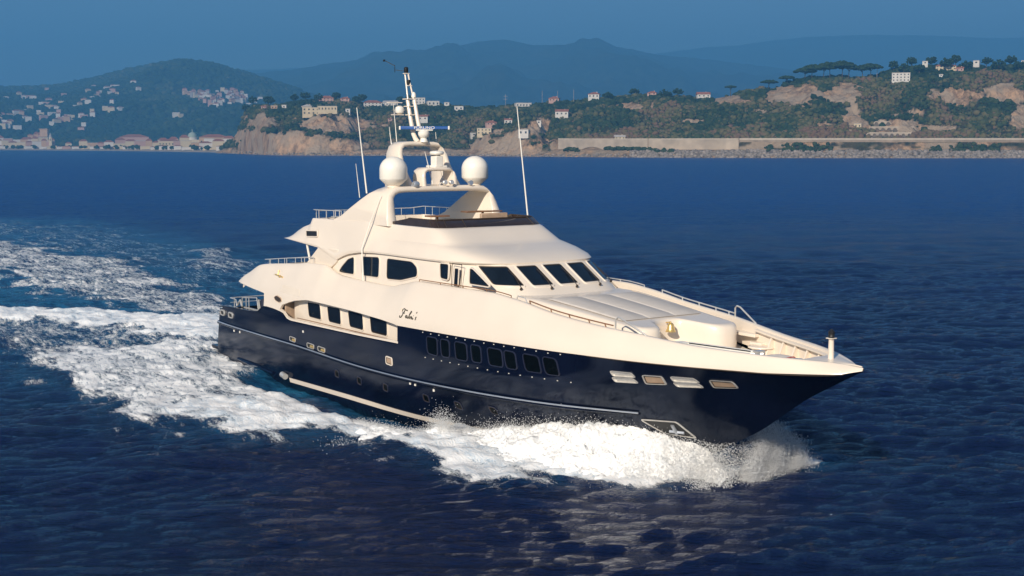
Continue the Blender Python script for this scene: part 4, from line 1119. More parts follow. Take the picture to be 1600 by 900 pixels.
# ---- cream upper side: bulwark from the tail of the upper deck to the bow
INNER = tab([(3, .35), (10, .35), (19, .5), (26, .6), (29, .75), (31, .72), (34, .6), (35.6, .3), (37.05, .02)])
def bulwark():
    V = []; F = []
    X = cols(3.0, 37.04, 190, [6.55, 6.65, 8.3, 8.6, 18.2, 18.58])
    nv = 14
    n = nv+6
    for sgn in (-1, 1):
        b = len(V)
        for x in X:
            zl = float(cream_low(x)); zt = max(float(cap_z(x)), zl+.02); wt = float(cap_w(x))
            k = min(1.0, max(0.0, wt)/.45); row = []
            zl0 = zl
            w0 = hull_w(x, zl)
            row.append((w0-.10*k, zl0))                       # lower lip turned inwards
            for j in range(nv):
                z = zl+(zt-zl)*j/(nv-1)
                w = hull_w(x, z) + (.018 if x > 18.55 else .012)*k
                row.append((max(w, 0.0), z))
            ins = float(INNER(x))
            row += [(max(wt-.03*k, 0), zt+.028*k), (max(wt-.12*k, 0), zt+.03*k), (max(wt-.17*k, 0), zt+.0), (max(wt-.18*k, 0), zt-ins*.5), (max(wt-.18*k, 0), zt-ins)]
            for w, z in row: V.append((x, sgn*w, z))
        for f in grid_faces(len(X), n): F.append(tuple(int(i)+b for i in f))
    return V, F
V, F = bulwark()
bul = obj('upper_bulwark', V, F, M['cream'], Y, sharp=42)
# sill along the cut-out over the side deck, the recessed house wall with its windows
mb = MB()
for sgn in (-1, 1):
    secs = []
    for x in cols(8.25, 18.6, 40):
        z0 = float(blue_top(min(x, 18.5)))+.036; w = hull_w(x, z0)
        secs.append([(x, sgn*(w+.01), z0), (x, sgn*(w+.012), z0+.075), (x, sgn*(w-.1), z0+.085), (x, sgn*(w-.12), z0)])
    mb.loft(secs)
mb.build('side_deck_sill', M['cream'], Y)
mb = MB()
for sgn in (-1, 1):
    secs = []
    for x in cols(8.9, 18.75, 30):
        w = 3.46-.10*max(0, (10.6-x)/1.7)**2
        if x > 18.2: w = 3.46+.3*((x-18.2)/.55)**2
        secs.append([(x, sgn*w, 2.6), (x, sgn*w, 4.3), (x, sgn*(w-.2), 4.3), (x, sgn*(w-.2), 2.6)])
    mb.loft(secs)
mb.build('deckhouse_wall', M['cream'], Y, sharp=30)
on_wall = lambda u, v, d: (u, -(3.46+d), v)
for P in ([(10.40, 3.70), (11.56, 3.72), (11.67, 3.07), (10.52, 3.09)], [(12.21, 3.71), (13.36, 3.72), (13.43, 3.07), (12.34, 3.08)],
          [(14.02, 3.71), (15.24, 3.71), (15.31, 3.06), (14.16, 3.08)], [(15.82, 3.70), (17.17, 3.69), (17.18, 3.05), (15.92, 3.06)]):
    window('saloon_window', P, on_wall, .13, Y, fw=.055, fh=.03)
mb = MB(); mb.tube([(9.9, -3.72, 2.98)]+[(x, -3.74, 2.99+.006*(x-10)) for x in np.linspace(10.2, 18.2, 10)], .018, 6)
mb.build('side_deck_rail', M['teak'], Y)

# name on the side, drawn as brush strokes
def side_xy(u, v): # u along (m), v up (m) from the start of the name
    x = 18.72+u; z = 3.98+v+.0*u
    return (x, -(hull_w(x, z)+.022), z)
ST = [[(0.0, .06), (.03, .0), (.10, .0), (.16, .08), (.22, .2), (.27, .27)], [(.10, .20), (.11, .28), (.19, .31), (.30, .28), (.42, .265)], [(.13, .16), (.22, .165), (.28, .17)],
      [(.46, .09), (.40, .10), (.37, .05), (.40, .015), (.46, .05), (.48, .1), (.47, .03), (.51, .02), (.56, .07)],
      [(.56, .07), (.64, .2), (.68, .26), (.65, .28), (.60, .18), (.57, .04), (.61, .015), (.66, .05), (.63, .09)],
      [(.66, .07), (.71, .09), (.72, .10), (.74, .09), (.72, .03), (.75, .02)], [(.78, .09), (.79, .03), (.82, .015), (.86, .05)], [(.845, .135), (.85, .145)],
      [(.98, .25), (1.0, .28), (.99, .23)], [(.97, .02), (1.02, .03), (1.02, .055), (.985, .075), (1.0, .1), (1.04, .11)]]
for g, s in enumerate(ST):
    mb = MB(); q = []
    for a in range(len(s)-1):
        for t in (0, .34, .67): q.append((s[a][0]+(s[a+1][0]-s[a][0])*t, s[a][1]+(s[a+1][1]-s[a][1])*t))
    q.append(s[-1])
    mb.tube([side_xy(a*1.12, b*1.05) for a, b in q], [.016+.010*math.sin(3*i/len(q)*math.pi) ** 2 for i in range(len(q))], 6)
    mb.build('name_lettering', M['ink'], bul)
window('oval_vent', [(7.75, 3.66), (8.0, 3.76), (8.45, 3.68), (8.55, 3.58), (8.3, 3.50), (7.9, 3.56)], on_hull, .2, bul, glass='gasket', frame='tan', fw=.025, fh=.045, inner=None, deep=.035)
mb = MB()
for i in range(7):
    z = 4.0+.045*i; mb.tube([on_hull(x, z-.03*(x-8.2), .014) for x in np.linspace(8.2+.03*i, 10.3-.02*i, 9)], .012, 5)
mb.build('louvre_vent', M['cream2'], bul)
mb = MB(); mb.tube([on_hull(7.35, 4.62, .04), on_hull(8.2, 4.57, .04)], .03, 8); mb.tube([on_hull(7.62, 4.62, .02), on_hull(7.6, 4.82, .05)], .03, 8); mb.tube([on_hull(7.9, 4.58, .0), on_hull(7.9, 4.58, .09)], .05, 8)
mb.build('side_light', M['brass'], bul)

mb = MB()
for sgn in (-1, 1):
    secs = []
    for x in np.linspace(29.0, 36.7, 40):
        z = float(sheer_z(x)); w = float(sheer_w(x)); secs.append([(x, sgn*(w+.01), z-.022), (x, sgn*(w+.034), z-.02), (x, sgn*(w+.034), z+.004), (x, sgn*(w+.01), z+.006)])
    mb.loft(secs)
mb.build('bow_strip', M['gasket'], hull)

# ---- rings: plan outlines (U shape round the front) at several heights
def ring(xa, xf, w, z, n=4., ns=26, nf=46, wa=None):
    P = []
    wa = w if wa is None else wa
    for x in np.linspace(xa, 17.0, ns)[:-1]:
        t = (x-xa)/(17.0-xa); P.append((x, -(wa+(w-wa)*sstep(0, 1, t)), z))
    for k in range(nf+1):
        a = math.pi*k/nf-math.pi/2
        y = w*math.copysign(abs(math.sin(a))**(2/n), math.sin(a)); x = 17+(xf-17)*abs(math.cos(a))**(2/n)
        P.append((x, y, z))
    for x in np.linspace(17.0, xa, ns)[1:]:
        t = (x-xa)/(17.0-xa); P.append((x, (wa+(w-wa)*sstep(0, 1, t)), z))
    return P

# wheelhouse and upper saloon walls
WT = dict(xf=22.78, w=2.90, z=6.10); WB = dict(xf=24.55, w=2.97, z=5.12)
mb = MB()
mb.loft([ring(11.0, 24.75, 3.0, 4.0), ring(11.0, 24.75, 3.0, 5.0), ring(11.0, **WB), ring(11.0, **WT), ring(11.0, 22.6, 2.86, 6.2)], closed=False)
wh = mb.build('upper_deckhouse', M['cream'], Y, sharp=28)
def wh_front(u, v, d):                       # u across, v from the top (0) to the bottom (1)
    def px(r): return 17+(r['xf']-17)*max(1e-4, 1-min(.999, abs(u)/r['w'])**4)**.25
    xt, xb = px(WT), px(WB)
    x = xt+(xb-xt)*v; z = WT['z']+(WB['z']-WT['z'])*v
    nrm = Vector((WT['z']-WB['z'], 0, xb-xt)).normalized()
    return (x+nrm.x*d, u, z+nrm.z*d)
for i, yc in enumerate((-2.12, -1.08, 0, 1.08, 2.12)):
    hw_ = .40 if abs(yc) < 2 else .36
    wd = window('windscreen', [(yc-hw_, .07), (yc+hw_, .07), (yc+hw_, .68), (yc-hw_, .68)], wh_front, .06, Y, fw=.05, fh=.028)
    a = wh_front(yc-.1+.25, .80, .02); b = wh_front(yc-.1+.25, .80, .09); c = wh_front(yc+.28, .38, .06)
    mw = MB(); mw.tube([a, b], .045, 8); mw.tube([b, c], .014, 6); mw.tube([wh_front(yc+.27, .2, .04), wh_front(yc+.3, .6, .04)], .014, 6)
    mw.build('wiper', M['gasket'], Y)
on_up = lambda u, v, d: (u, -((WB['w']+(WT['w']-WB['w'])*min(1, max(0, (v-WB['z'])/.98)))+d), v)
UW = [([(12.35, 5.12), (12.62, 5.36), (13.1, 5.68), (13.60, 5.80), (13.66, 5.10), (12.7, 5.09)], .12), ([(14.22, 5.86), (15.66, 5.93), (15.69, 5.14), (14.32, 5.12)], .16),
      ([(16.26, 5.93), (18.15, 5.94), (18.55, 5.74), (18.58, 5.42), (17.4, 5.18), (16.30, 5.14)], .16), ([(20.12, 6.02), (20.70, 6.03), (20.70, 5.47), (20.20, 5.50)], .1),
      ([(22.10, 5.99), (22.28, 5.98), (23.34, 5.50), (23.32, 5.46), (22.12, 5.46)], .1)]
for P, r in UW:
    window('upper_window', P, on_up, r, Y, fw=.05, fh=.03)
mb = MB()
dp = [(20.93, 6.06), (21.56, 6.07), (21.56, 4.9), (20.93, 4.9)]
for k in range(4):
    a, b = dp[k], dp[(k+1) % 4]; mb.tube([on_up(*a, .012), on_up(*b, .012)], .012, 6)
dr = mb.build('side_door', M['gasket'], Y)
window('door_window', [(21.12, 5.92), (21.36, 5.92), (21.36, 5.30), (21.12, 5.30)], on_up, .06, dr, fw=.02, fh=.02)

# ---- roof, flybridge coaming and the long tail of the fly deck
brow_z = lin([(7.3, 6.2), (8.5, 6.12), (10.6, 5.99), (11.9, 5.62), (12.2, 5.58), (12.7, 5.75), (13.2, 5.88), (14.2, 6.02), (15.5, 6.07), (17, 6.09), (30, 6.09)])
top_z = lin([(7.3, 6.24), (8.0, 6.55), (8.6, 6.74), (9.35, 6.9), (9.55, 7.16), (12.3, 7.2), (15.5, 7.27), (17, 7.24), (30, 7.2)])
side_x = np.concatenate([np.linspace(7.3, 12.0, 26), np.linspace(12.1, 17.0, 30)[:-1]])
def roof_ring(f, wside, xf, w, zf, n, nf=64):
    """f: 0 at the brow, 1 at the coaming top along the sides"""
    P = []
    for sgn in (-1, 1):
        L = []
        for x in side_x:
            z = float(brow_z(x))*(1-f)+float(top_z(x))*f
            bl = sstep(14.0, 17.0, x)
            zz = z*(1-bl)+zf*bl
            tw = wside*(1-bl)+w*bl
            tw -= .25*sstep(9.5, 7.3, x)*f*.3
            L.append((x, sgn*tw, zz))
        if sgn == -1: A = L
        else: B = L[::-1]
    mid = []
    for k in range(nf+1):
        a = math.pi*k/nf-math.pi/2
        y = w*math.copysign(abs(math.sin(a))**(2/n), math.sin(a)); x = 17+(xf-17)*abs(math.cos(a))**(2/n)
        mid.append((x, y, zf))
    return A+mid+B
mb = MB()
mb.loft([roof_ring(0, 2.85, 22.55, 2.85, 6.06, 4), roof_ring(0, 3.04, 22.80, 3.00, 6.08, 4), roof_ring(.06, 3.06, 22.80, 3.02, 6.14, 4.2), roof_ring(.14, 3.04, 22.55, 2.99, 6.26, 4.4),
         roof_ring(.30, 2.98, 21.75, 2.90, 6.46, 4.8), roof_ring(.46, 2.93, 20.85, 2.80, 6.61, 5.5), roof_ring(.54, 2.91, 20.55, 2.74, 6.66, 6), roof_ring(.62, 2.88, 20.28, 2.70, 6.76, 6.5),
         roof_ring(.80, 2.83, 19.80, 2.60, 6.97, 7.5), roof_ring(.95, 2.78, 19.42, 2.52, 7.15, 8), roof_ring(1.0, 2.75, 19.28, 2.48, 7.20, 8), roof_ring(1.01, 2.66, 19.16, 2.38, 7.21, 8), roof_ring(.72, 2.62, 19.08, 2.32, 6.80, 8)], closed=False)
roof = mb.build('flybridge', M['cream'], Y, sharp=26)
mb = MB()
mb.loft([[(x, -w_, 6.82), (x, w_, 6.82)] for x, w_ in ((9.2, 2.6), (12, 2.6), (13, 2.45), (16, 2.4), (18.9, 2.1))], closed=False)
mb.build('fly_deck', M['cream2'], Y, smooth=False)
mb = MB()
r_lo = roof_ring(0, 2.85, 22.55, 2.85, 6.06, 4); r_hi = roof_ring(1.0, 2.75, 19.28, 2.48, 7.20, 8)
mb.loft([[p, q] for p, q in zip(r_lo, r_lo[::-1]) if p[0] < 11.3 and p[1] < 0], closed=False)
hi = [(p, q) for p, q in zip(r_hi, r_hi[::-1]) if p[0] < 9.6 and p[1] < 0]
mb.loft([[p, (p[0], 0, p[2]+.03), q] for p, q in hi], closed=False)
p, q = hi[-1]; mb.prism([p, q, (q[0]+.1, q[1], q[2]), (p[0]+.1, p[1], p[2])], (0, 0, 0), (0, 0, -.35))
mb.build('fly_overhang', M['cream'], Y)
for sgn in (-1, 1):                          # raked side supports that join the two tails
    mb = MB(); mb.prism([(9.35, sgn*3.03, 5.2), (10.62, sgn*3.03, 6.02), (12.4, sgn*3.03, 6.02), (12.2, sgn*3.03, 5.5), (11.7, sgn*3.03, 5.2)], (0, 0, 0), (0, -sgn*.25, 0))
    mb.build('overhang_support', M['cream'], Y, bevel=.03)
for sgn in (-1, 1): MB().tube([(9.5, sgn*2.85, 5.2), (9.25, sgn*2.9, 6.1)], .05, 8).build('support_strut', M['white'], Y)
window('side_port', [(9.35, 6.62), (10.35, 6.66), (10.45, 6.45), (9.45, 6.40)], lambda u, v, d: (u, -(3.03+d-.10*(v-6.2)*2), v), .05, Y, glass='black', frame='cream', fw=.05, fh=.03)
# floor of the upper deck tail
mb = MB()
mb.loft([[(x, -3.2, 4.6+.02*x*0), (x, 3.2, 4.6)] for x in (4.9, 8, 11)], closed=False)
for fn in (lambda x: (hull_w(x, float(cream_low(x)))-.10, float(cream_low(x))+.004), lambda x: (float(cap_w(x))-.06, float(cap_z(x))+.02)):
    secs = []
    for x in np.linspace(3.0, 6.5 if not secs and fn(3.0)[1] < 3.95 else 5.4, 14):
        w_, z_ = fn(x); secs.append([(x, -w_, z_), (x, 0, z_+.01), (x, w_, z_)])
    mb.loft(secs, closed=False)
mb.loft([[(x, -3.3, 3.72), (x, 3.3, 3.72)] for x in (6.5, 8.8)], closed=False)
mb.build('upper_aft_deck', M['cream2'], Y, smooth=False)

# smoked flybridge windscreen, raked aft; its rail
def fly_ring(xf, w, z, xa, ns=14, nf=50):
    P = []
    for sgn in (-1, 1):
        L = [(x, sgn*(w+.12*(17-x)/(17-xa+.01)), z+.04*(17-x)/2) for x in np.linspace(xa, 17, ns)[:-1]]
        if sgn == -1: A = L
        else: B = L[::-1]
    mid = []
    for k in range(nf+1):
        a = math.pi*k/nf-math.pi/2
        mid.append((17+(xf-17)*abs(math.cos(a))**(2/8), w*math.copysign(abs(math.sin(a))**(2/8), math.sin(a)), z))
    return A+mid+B
mb = MB()
r0 = fly_ring(19.26, 2.44, 7.215, 15.5); r1 = fly_ring(18.86, 2.34, 7.50, 15.75)
for k in range(14):                          # the glass tapers to a point at its aft ends
    f = k/13.
    for q in (k, len(r1)-1-k):
        r1[q] = tuple(np.array(r0[q])*(1-f)+np.array(r1[q])*f+np.array((0, 0, .012*(1-f))))
mb.loft([r0, r1, [(a-.03 if abs(b) < 2.2 else a, b*.992, c) for a, b, c in r1], [(a-.03 if abs(b) < 2.2 else a, b*.992, c) for a, b, c in r0]], closed=False)
fw_ = mb.build('fly_windscreen', M['smoke'], Y, sharp=50)
mb = MB(); mb.tube(r1[12:-12], .016, 6); mb.build('windscreen_trim', M['gasket'], fw_)
mb = MB()
for k in (18, 24, 30, 37, 44, 52, 58):
    mb.tube([r0[k], r1[k]], .016, 6)
mb.build('windscreen_mullion', M['gasket'], fw_)
mb = MB()
mb.box((17.6, 1.1, 7.15), (1.0, 1.6, .5)); mb.box((17.3, -.9, 7.1), (1.2, 1.1, .42)); mb.box((16.9, 1.6, 7.4), (.14, 1.3, .35))
mb.build('fly_console', M['tan'], Y, bevel=.05)
mb = MB(); mb.box((15.2, 0.0, 7.42), (.5, .9, .06)); mb.box((16.4, 1.35, 7.62), (.5, 1.7, .05)); mb.tube([(16.4, 1.4, 6.8), (16.4, 1.4, 7.6)], .05, 8); mb.tube([(15.2, 0, 6.8), (15.2, 0, 7.4)], .05, 8)
mb.build('fly_table', M['teak'], Y, bevel=.015)

def railing(name, path, h, post_every, r=.018, mid=0, m_='steel', parent=Y):
    mb = MB(); P = [Vector(p) for p in path]
    top = [p+Vector((0, 0, h)) for p in P]
    mb.tube(top, r, 6)
    for k in range(mid):
        mb.tube([p+Vector((0, 0, h*(k+1)/(mid+1))) for p in P], r*.6, 6)
    d = 0; nxt = 0
    for i in range(len(P)-1):
        L = (P[i+1]-P[i]).length
        while nxt <= d+L:
            p = P[i].lerp(P[i+1], (nxt-d)/max(L, 1e-6)); mb.tube([p, p+Vector((0, 0, h))], r*.85, 6); nxt += post_every
        d += L
    return mb.build(name, M[m_], parent)
# aft rail of the fly deck and the one seen through the arch, rail of the upper deck tail
railing('fly_rail', [(11.9, -2.6, 7.2), (9.6, -2.72, 7.17), (9.35, -2.2, 7.1), (9.3, 0, 7.1), (9.35, 2.2, 7.1), (9.6, 2.72, 7.17), (11.9, 2.66, 7.2), (13.0, 2.66, 7.24)], .36, .62, mid=0)
railing('upper_deck_rail', [(10.3, -3.1, 5.3), (8.0, -3.15, 5.12), (5.5, -3.15, 4.88), (5.25, -2.6, 4.86), (5.2, 0, 4.86), (5.25, 2.6, 4.86), (5.5, 3.15, 4.88), (10.3, 3.1, 5.3)], .25, .85)
railing('coaming_rail', [(12.0, 2.62, 7.24), (13.5, 2.62, 7.25), (15.8, 2.58, 7.27)], .30, .55)
mb = MB()
for (x, y) in ((10.2, -1.9), (10.7, -1.2), (11.2, -2.0)):
    for q in (-.2, .2):
        mb.tube([(x+q, y, 6.82), (x+q, y, 7.5)], .02, 6)
    mb.tube([(x-.2, y, 7.5), (x+.2, y, 7.5)], .025, 6); mb.box((x, y, 7.22), (.45, .4, .05))
mb.build('deck_chairs', M['steel'], Y)

# ---- radar arch: section swept from one leg over to the other
def arch(name, rows, m_, parent=Y, sharp=40):
    secs = []
    full = rows+[(xa, xb, -y, z, ny, nz, t) for xa, xb, y, z, ny, nz, t in rows[::-1]]
    for xa, xb, y, z, ny, nz, t in full:
        r = min(t*.5, .09); sec = []
        for cx_, sx in ((xa, 1), (xb, -1)):
            for k in range(5):
                a = math.pi*k/4
                # half round ends
                xo = r*(1-math.sin(a)); q = math.cos(a)*t*.5*(1 if sx == 1 else -1)
                sec.append((cx_+sx*xo, y+ny*q, z+nz*q))
        secs.append(sec)
    return MB().loft(secs).build(name, M[m_], parent, sharp=sharp)
arch('radar_arch', [(11.2, 16.05, -2.51, 7.12, -1, .1, .46), (12.0, 15.95, -2.49, 7.35, -1, .15, .44), (12.75, 15.82, -2.46, 7.7, -1, .25, .40), (13.45, 15.72, -2.41, 8.02, -1, .35, .36),
                    (14.0, 15.66, -2.36, 8.26, -.85, .55, .32), (14.4, 15.64, -2.22, 8.42, -.6, .8, .28), (14.5, 15.64, -2.02, 8.50, -.2, .98, .24), (14.0, 15.64, -1.7, 8.525, 0, 1, .22), (13.3, 15.64, -1.3, 8.53, 0, 1, .22), (12.9, 15.64, -.5, 8.535, 0, 1, .22)], 'cream', sharp=45)
arch('mast_arch', [(13.05, 15.2, -1.10, 8.55, -1, .05, .26), (13.08, 14.75, -1.10, 9.0, -1, .05, .25), (13.1, 14.35, -1.09, 9.5, -1, .08, .24), (13.1, 14.2, -1.06, 9.9, -1, .2, .23), (13.1, 14.1, -.98, 10.14, -.8, .6, .22), (13.1, 14.05, -.84, 10.27, -.4, .9, .2), (13.1, 14.02, -.6, 10.31, 0, 1, .19), (13.1, 14.02, -.2, 10.315, 0, 1, .19)], 'cream', sharp=45)
arch('light_arch', [(14.6, 15.5, -.72, 8.6, -1, 0, .2), (14.6, 15.45, -.72, 9.0, -1, .05, .2), (14.6, 15.42, -.68, 9.2, -.8, .6, .18), (14.6, 15.4, -.55, 9.29, -.3, .95, .15), (14.6, 15.4, -.3, 9.30, 0, 1, .14)], 'cream', sharp=45)

# satellite domes
for sgn in (-1, 1):
    base = MB(); base.lathe([(.26, 0), (.26, .10), (.22, .12)], (15.05, sgn*1.92, 8.6), 20)
    prof = [(.25, 0), (.30, .02), (.47, .17), (.535, .24), (.55, .27), (.55, .62)]
    prof += [(.55*math.cos(a), .62+.52*math.sin(a)) for a in np.linspace(.12, 1.5, 12)]
    d = MB().lathe(prof, (15.05, sgn*1.92, 8.68), 36).build('satellite_dome', M['white'], Y, sharp=40)
    d['label'] = 'white satellite dome on the ' + ('near' if sgn < 0 else 'far') + ' side of the arch'
    base.build('dome_base', M['cream'], d)
# open array radar: pedestal, bar, lettering
ped = MB().lathe([(.16, 0), (.15, .1), (.11, .16), (.20, .24), (.24, .33), (.23, .42), (.12, .48), (.08, .52)], (14.0, .12, 10.38), 20).build('radar_pedestal', M['white'], Y)
bar = MB()
bd = Vector((math.cos(R(55.1)), math.sin(R(55.1)), 0))     # lies square to the line of sight
bc = Vector((14.02, .14, 10.96)); rb = Matrix.Rotation(R(55.1), 3, 'Z')
bar.box(bc, (1.95, .16, .135), rb)
rb_o = bar.build('radar_bar', M['blue'], Y, bevel=.03)
mb = MB(); mb.box(bc-bd*1.0, (.07, .17, .15), rb); mb.box(bc+bd*1.0, (.07, .17, .15), rb); mb.box(bc-Vector((0, 0, .09)), (.7, .14, .05), rb)
mb.build('bar_end', M['white'], rb_o, bevel=.015)
fc = bpy.data.curves.new('radar_lettering', 'FONT'); fc.body = 'FURUNO'; fc.size = .155; fc.align_x = 'CENTER'; fc.align_y = 'CENTER'; fc.extrude = .003
tmp = bpy.data.objects.new('tmp_text', fc); COL.objects.link(tmp)
dg = bpy.context.evaluated_depsgraph_get(); tm = bpy.data.meshes.new_from_object(tmp.evaluated_get(dg))
bpy.data.objects.remove(tmp); bpy.data.curves.remove(fc)
tm.name = 'radar_lettering'; tm.materials.clear(); tm.materials.append(M['white'])
to = bpy.data.objects.new('radar_lettering', tm); link(to, rb_o)
to.matrix_local = Matrix.Translation(bc+Vector((bd.y, -bd.x, 0))*.086) @ Matrix.Rotation(R(55.1), 4, 'Z') @ Matrix.Rotation(R(90), 4, 'X') @ Matrix.Diagonal((1.35, 1, 1, 1))
# small radar on its bracket in front of the arch
sr = MB(); sr.lathe([(.05, 0), (.26, .02), (.29, .07), (.28, .14), (.2, .17), (.03, .18)], (15.0, .12, 9.86), 22)
sr.build('small_radar', M['white'], Y)
mb = MB(); mb.box((15.0, .12, 9.60), (.42, .34, .44)); mb.box((15.0, .12, 9.84), (.3, .2, .06)); mb.box((14.85, .2, 9.4), (.7, .6, .1)); mb.build('radar_bracket', M['white'], Y, bevel=.05)
# floodlights
mb = MB()
for (x, y, z) in ((15.65, .1, 8.78), (15.68, .38, 8.78)):
    mb.lathe([(.05, -.12), (.09, -.08), (.10, .05), (.09, .06)], (x, y, z), 14, Matrix.Rotation(R(80), 3, 'Y'))
mb.tube([(15.4, 0, 8.62), (15.4, 0, 8.75), (15.6, .1, 8.78)], .02, 6)
mb.build('floodlight', M['steel'], Y)
mb = MB(); mb.lathe([(.1, -.12), (.13, -.1), (.13, .1), (.1, .12)], (15.55, -1.2, 8.72), 14, Matrix.Rotation(R(90), 3, 'Y')); mb.box((15.5, -1.2, 8.66), (.2, .25, .1))
mb.lathe([(.06, -.1), (.10, -.08), (.10, .06)], (15.6, 1.35, 8.74), 14, Matrix.Rotation(R(80), 3, 'Y'))
mb.build('horn', M['steel2'], Y)

# mast: two raked tubes with rungs, dome, lights and the wind vane
mast = MB()
for yo, x0 in ((-.10, 0), (.16, .15)):
    mast.tube([(13.95+x0, yo+.0, 10.36), (13.72+x0, yo, 10.5), (13.52+x0*.9, yo, 10.75), (13.30+x0*.8, yo, 11.4), (13.1+x0*.7, yo, 12.1)], [.10, .10, .095, .085, .075], 12)
mast.tube([(13.1, -.08, 12.05), (12.78, -.03, 13.2)], .035, 8)
mast.tube([(13.22, .14, 12.05), (12.95, .08, 12.9), (12.9, .05, 13.2)], .035, 8)
for z in (10.95, 11.5, 11.85, 12.15): mast.box((13.35-.28*(z-11), .03, z), (.42, .42, .035))
mast.box((12.83, 0, 13.2), (.22, .2, .03)); mast.box((12.95, .05, 12.7), (.2, .2, .03))
ms = mast.build('mast', M['cream'], Y, sharp=50)
MB().lathe([(.06, 0), (.17, .06), (.205, .16), (.17, .29), (.06, .35)], (12.98, -.42, 11.52), 18).build('mast_dome', M['white'], ms)
mb = MB(); mb.box((12.95, -.5, 11.5), (.3, .45, .03)); mb.box((12.8, -.55, 12.0), (.25, .6, .03)); mb.build('mast_bracket', M['cream'], ms)
MB().lathe([(.06, 0), (.1, .02), (.1, .12), (.07, .2), (.02, .24)], (13.12, .18, 12.2), 14).build('mast_beacon', M['white'], ms)
mb = MB(); mb.lathe([(.07, 0), (.09, .03), (.09, .2), (.05, .24)], (12.82, 0, 13.23), 12); mb.lathe([(.06, 0), (.08, .03), (.08, .18), (.05, .2)], (12.94, .05, 12.74), 12)
mb.lathe([(.06, 0), (.09, .03), (.09, .16), (.05, .2)], (13.42, .2, 11.0), 12)
mb.build('mast_light', M['black'], ms)
mb = MB(); mb.tube([(12.8, -.05, 13.3), (12.5, -.35, 13.35)], .012, 5); mb.tube([(12.5, -.35, 13.25), (12.5, -.35, 13.55)], .012, 5); mb.tube([(12.5, -.35, 13.52), (12.2, -.62, 13.72)], .015, 5); mb.box((12.16, -.66, 13.74), (.14, .03, .08))
mb.build('wind_vane', M['black'], ms)
# whip antennas
WH = [[(14.0, -2.55, 8.35), (13.35, -2.6, 11.75)], [(17.75, 2.66, 7.45), (17.0, 2.66, 11.8)], [(13.2, -.95, 10.3), (13.05, -.95, 11.0)], [(13.4, -1.05, 10.3), (13.25, -1.05, 10.75)],
      [(13.1, .95, 10.3), (12.95, .95, 10.95)], [(13.5, 1.05, 10.25), (13.4, 1.05, 10.8)], [(13.3, -.75, 10.4), (13.05, -.75, 11.95)], [(12.2, -1.9, 8.1), (11.9, -1.9, 9.5)], [(15.2, -.2, 8.7), (14.6, -.2, 10.0)]]
for i, (a, b) in enumerate(WH):
    a = Vector(a); b = Vector(b); n_ = 6
    r0_ = .034 if i < 2 else .02
    MB().tube([a.lerp(b, k/n_) for k in range(n_+1)], [r0_*(1-.55*k/n_) for k in range(n_+1)], 8).build('whip_antenna', M['white'], Y)
a, b, c = Vector((14.75, -3.16, 4.95)), Vector((14.60, -3.12, 6.2)), Vector((15.25, -2.6, 8.3))
w9 = MB().tube([a, b, b.lerp(c, .5)+Vector((0, -.05, 0)), c], [.035, .032, .026, .015], 8).build('whip_antenna', M['white'], Y)
w9['label'] = 'white whip antenna folded up against the cream side'

# ---- foredeck
mb = MB()
xs = np.linspace(18, 35.75, 40)
secs = []
for x in xs:
    w = max(.05, float(cap_w(x))-.15); z = float(np.interp(x, [18, 26, 28.5, 29.2, 30.0, 31, 36], [4.55, 4.42, 4.15, 3.95, 3.78, 3.72, 3.85]))
    secs.append([(x, w*t, z+.02*(1-t*t)) for t in np.linspace(-1, 1, 9)])
mb.loft(secs, closed=False)
mb.build('foredeck', M['cream2'], Y)
mb = MB()
secs = []
for x in np.linspace(35.5, 37.0, 14):
    w = max(.015, float(cap_w(x))-.04); z = float(cap_z(x))
    secs.append([(x, w*t, z+.03*(1-t*t)+.012) for t in np.linspace(-1, 1, 9)])
mb.loft(secs, closed=False); mb.prism([(35.5, -.55, 4.1), (35.5, .55, 4.1), (35.5, .80, 4.37), (35.5, -.80, 4.37)], (0, 0, 0), (.05, 0, 0))
mb.build('bow_cap', M['cream'], Y)

# trunk with the sun pad; its front is scooped into a lounge between two lobes
def trunk_outline(ext, n=40):
    """plan outline from the aft starboard corner round the front to the aft port corner"""
    P = [(24.0, -2.32-ext), (25.5, -2.28-ext), (27, -2.12-ext), (28.5, -1.98-ext), (29.6, -1.86-ext), (29.95+ext, -1.66), (30.08+ext, -1.3), (29.92+ext, -1.02), (29.45+ext, -.82), (29.15+ext, -.45), (29.1+ext, -.05), (29.25+ext, .35), (29.7+ext, .55),
         (30.2+ext, .72), (30.55+ext, 1.05), (30.6+ext, 1.45), (30.4+ext, 1.76), (29.9, 1.92+ext), (28.5, 2.02+ext), (27, 2.14+ext), (25.5, 2.28+ext), (24.0, 2.32+ext)]
    a = np.array(P); s = np.concatenate([[0], np.cumsum(np.hypot(*np.diff(a, axis=0).T))]); q = np.linspace(0, s[-1], 110)
    return np.stack([pchip(s, a[:, 0])(q), pchip(s, a[:, 1])(q)], 1)
ttop = lambda x: np.interp(x, [23, 25, 27, 29.3, 31.2], [5.16, 5.14, 4.96, 4.73, 4.56])
mb = MB()
rows = []
for ext, dz in ((.06, None), (.05, -.3), (.03, -.10), (-.02, -.03), (-.09, 0.0), (-.22, .012)):
    o_ = trunk_outline(ext)
    rows.append([(x, y, 3.7 if dz is None else float(ttop(x))+dz) for x, y in o_])
mb.loft(rows, closed=False)
# top surface
mb.build('lounge_trunk', M['cream'], Y, sharp=50)
o_ = trunk_outline(-.20)
obj('trunk_top', [(x, y, float(ttop(x))+.013) for x, y in o_], [tuple(range(len(o_)))], M['cream'], Y, smooth=False)
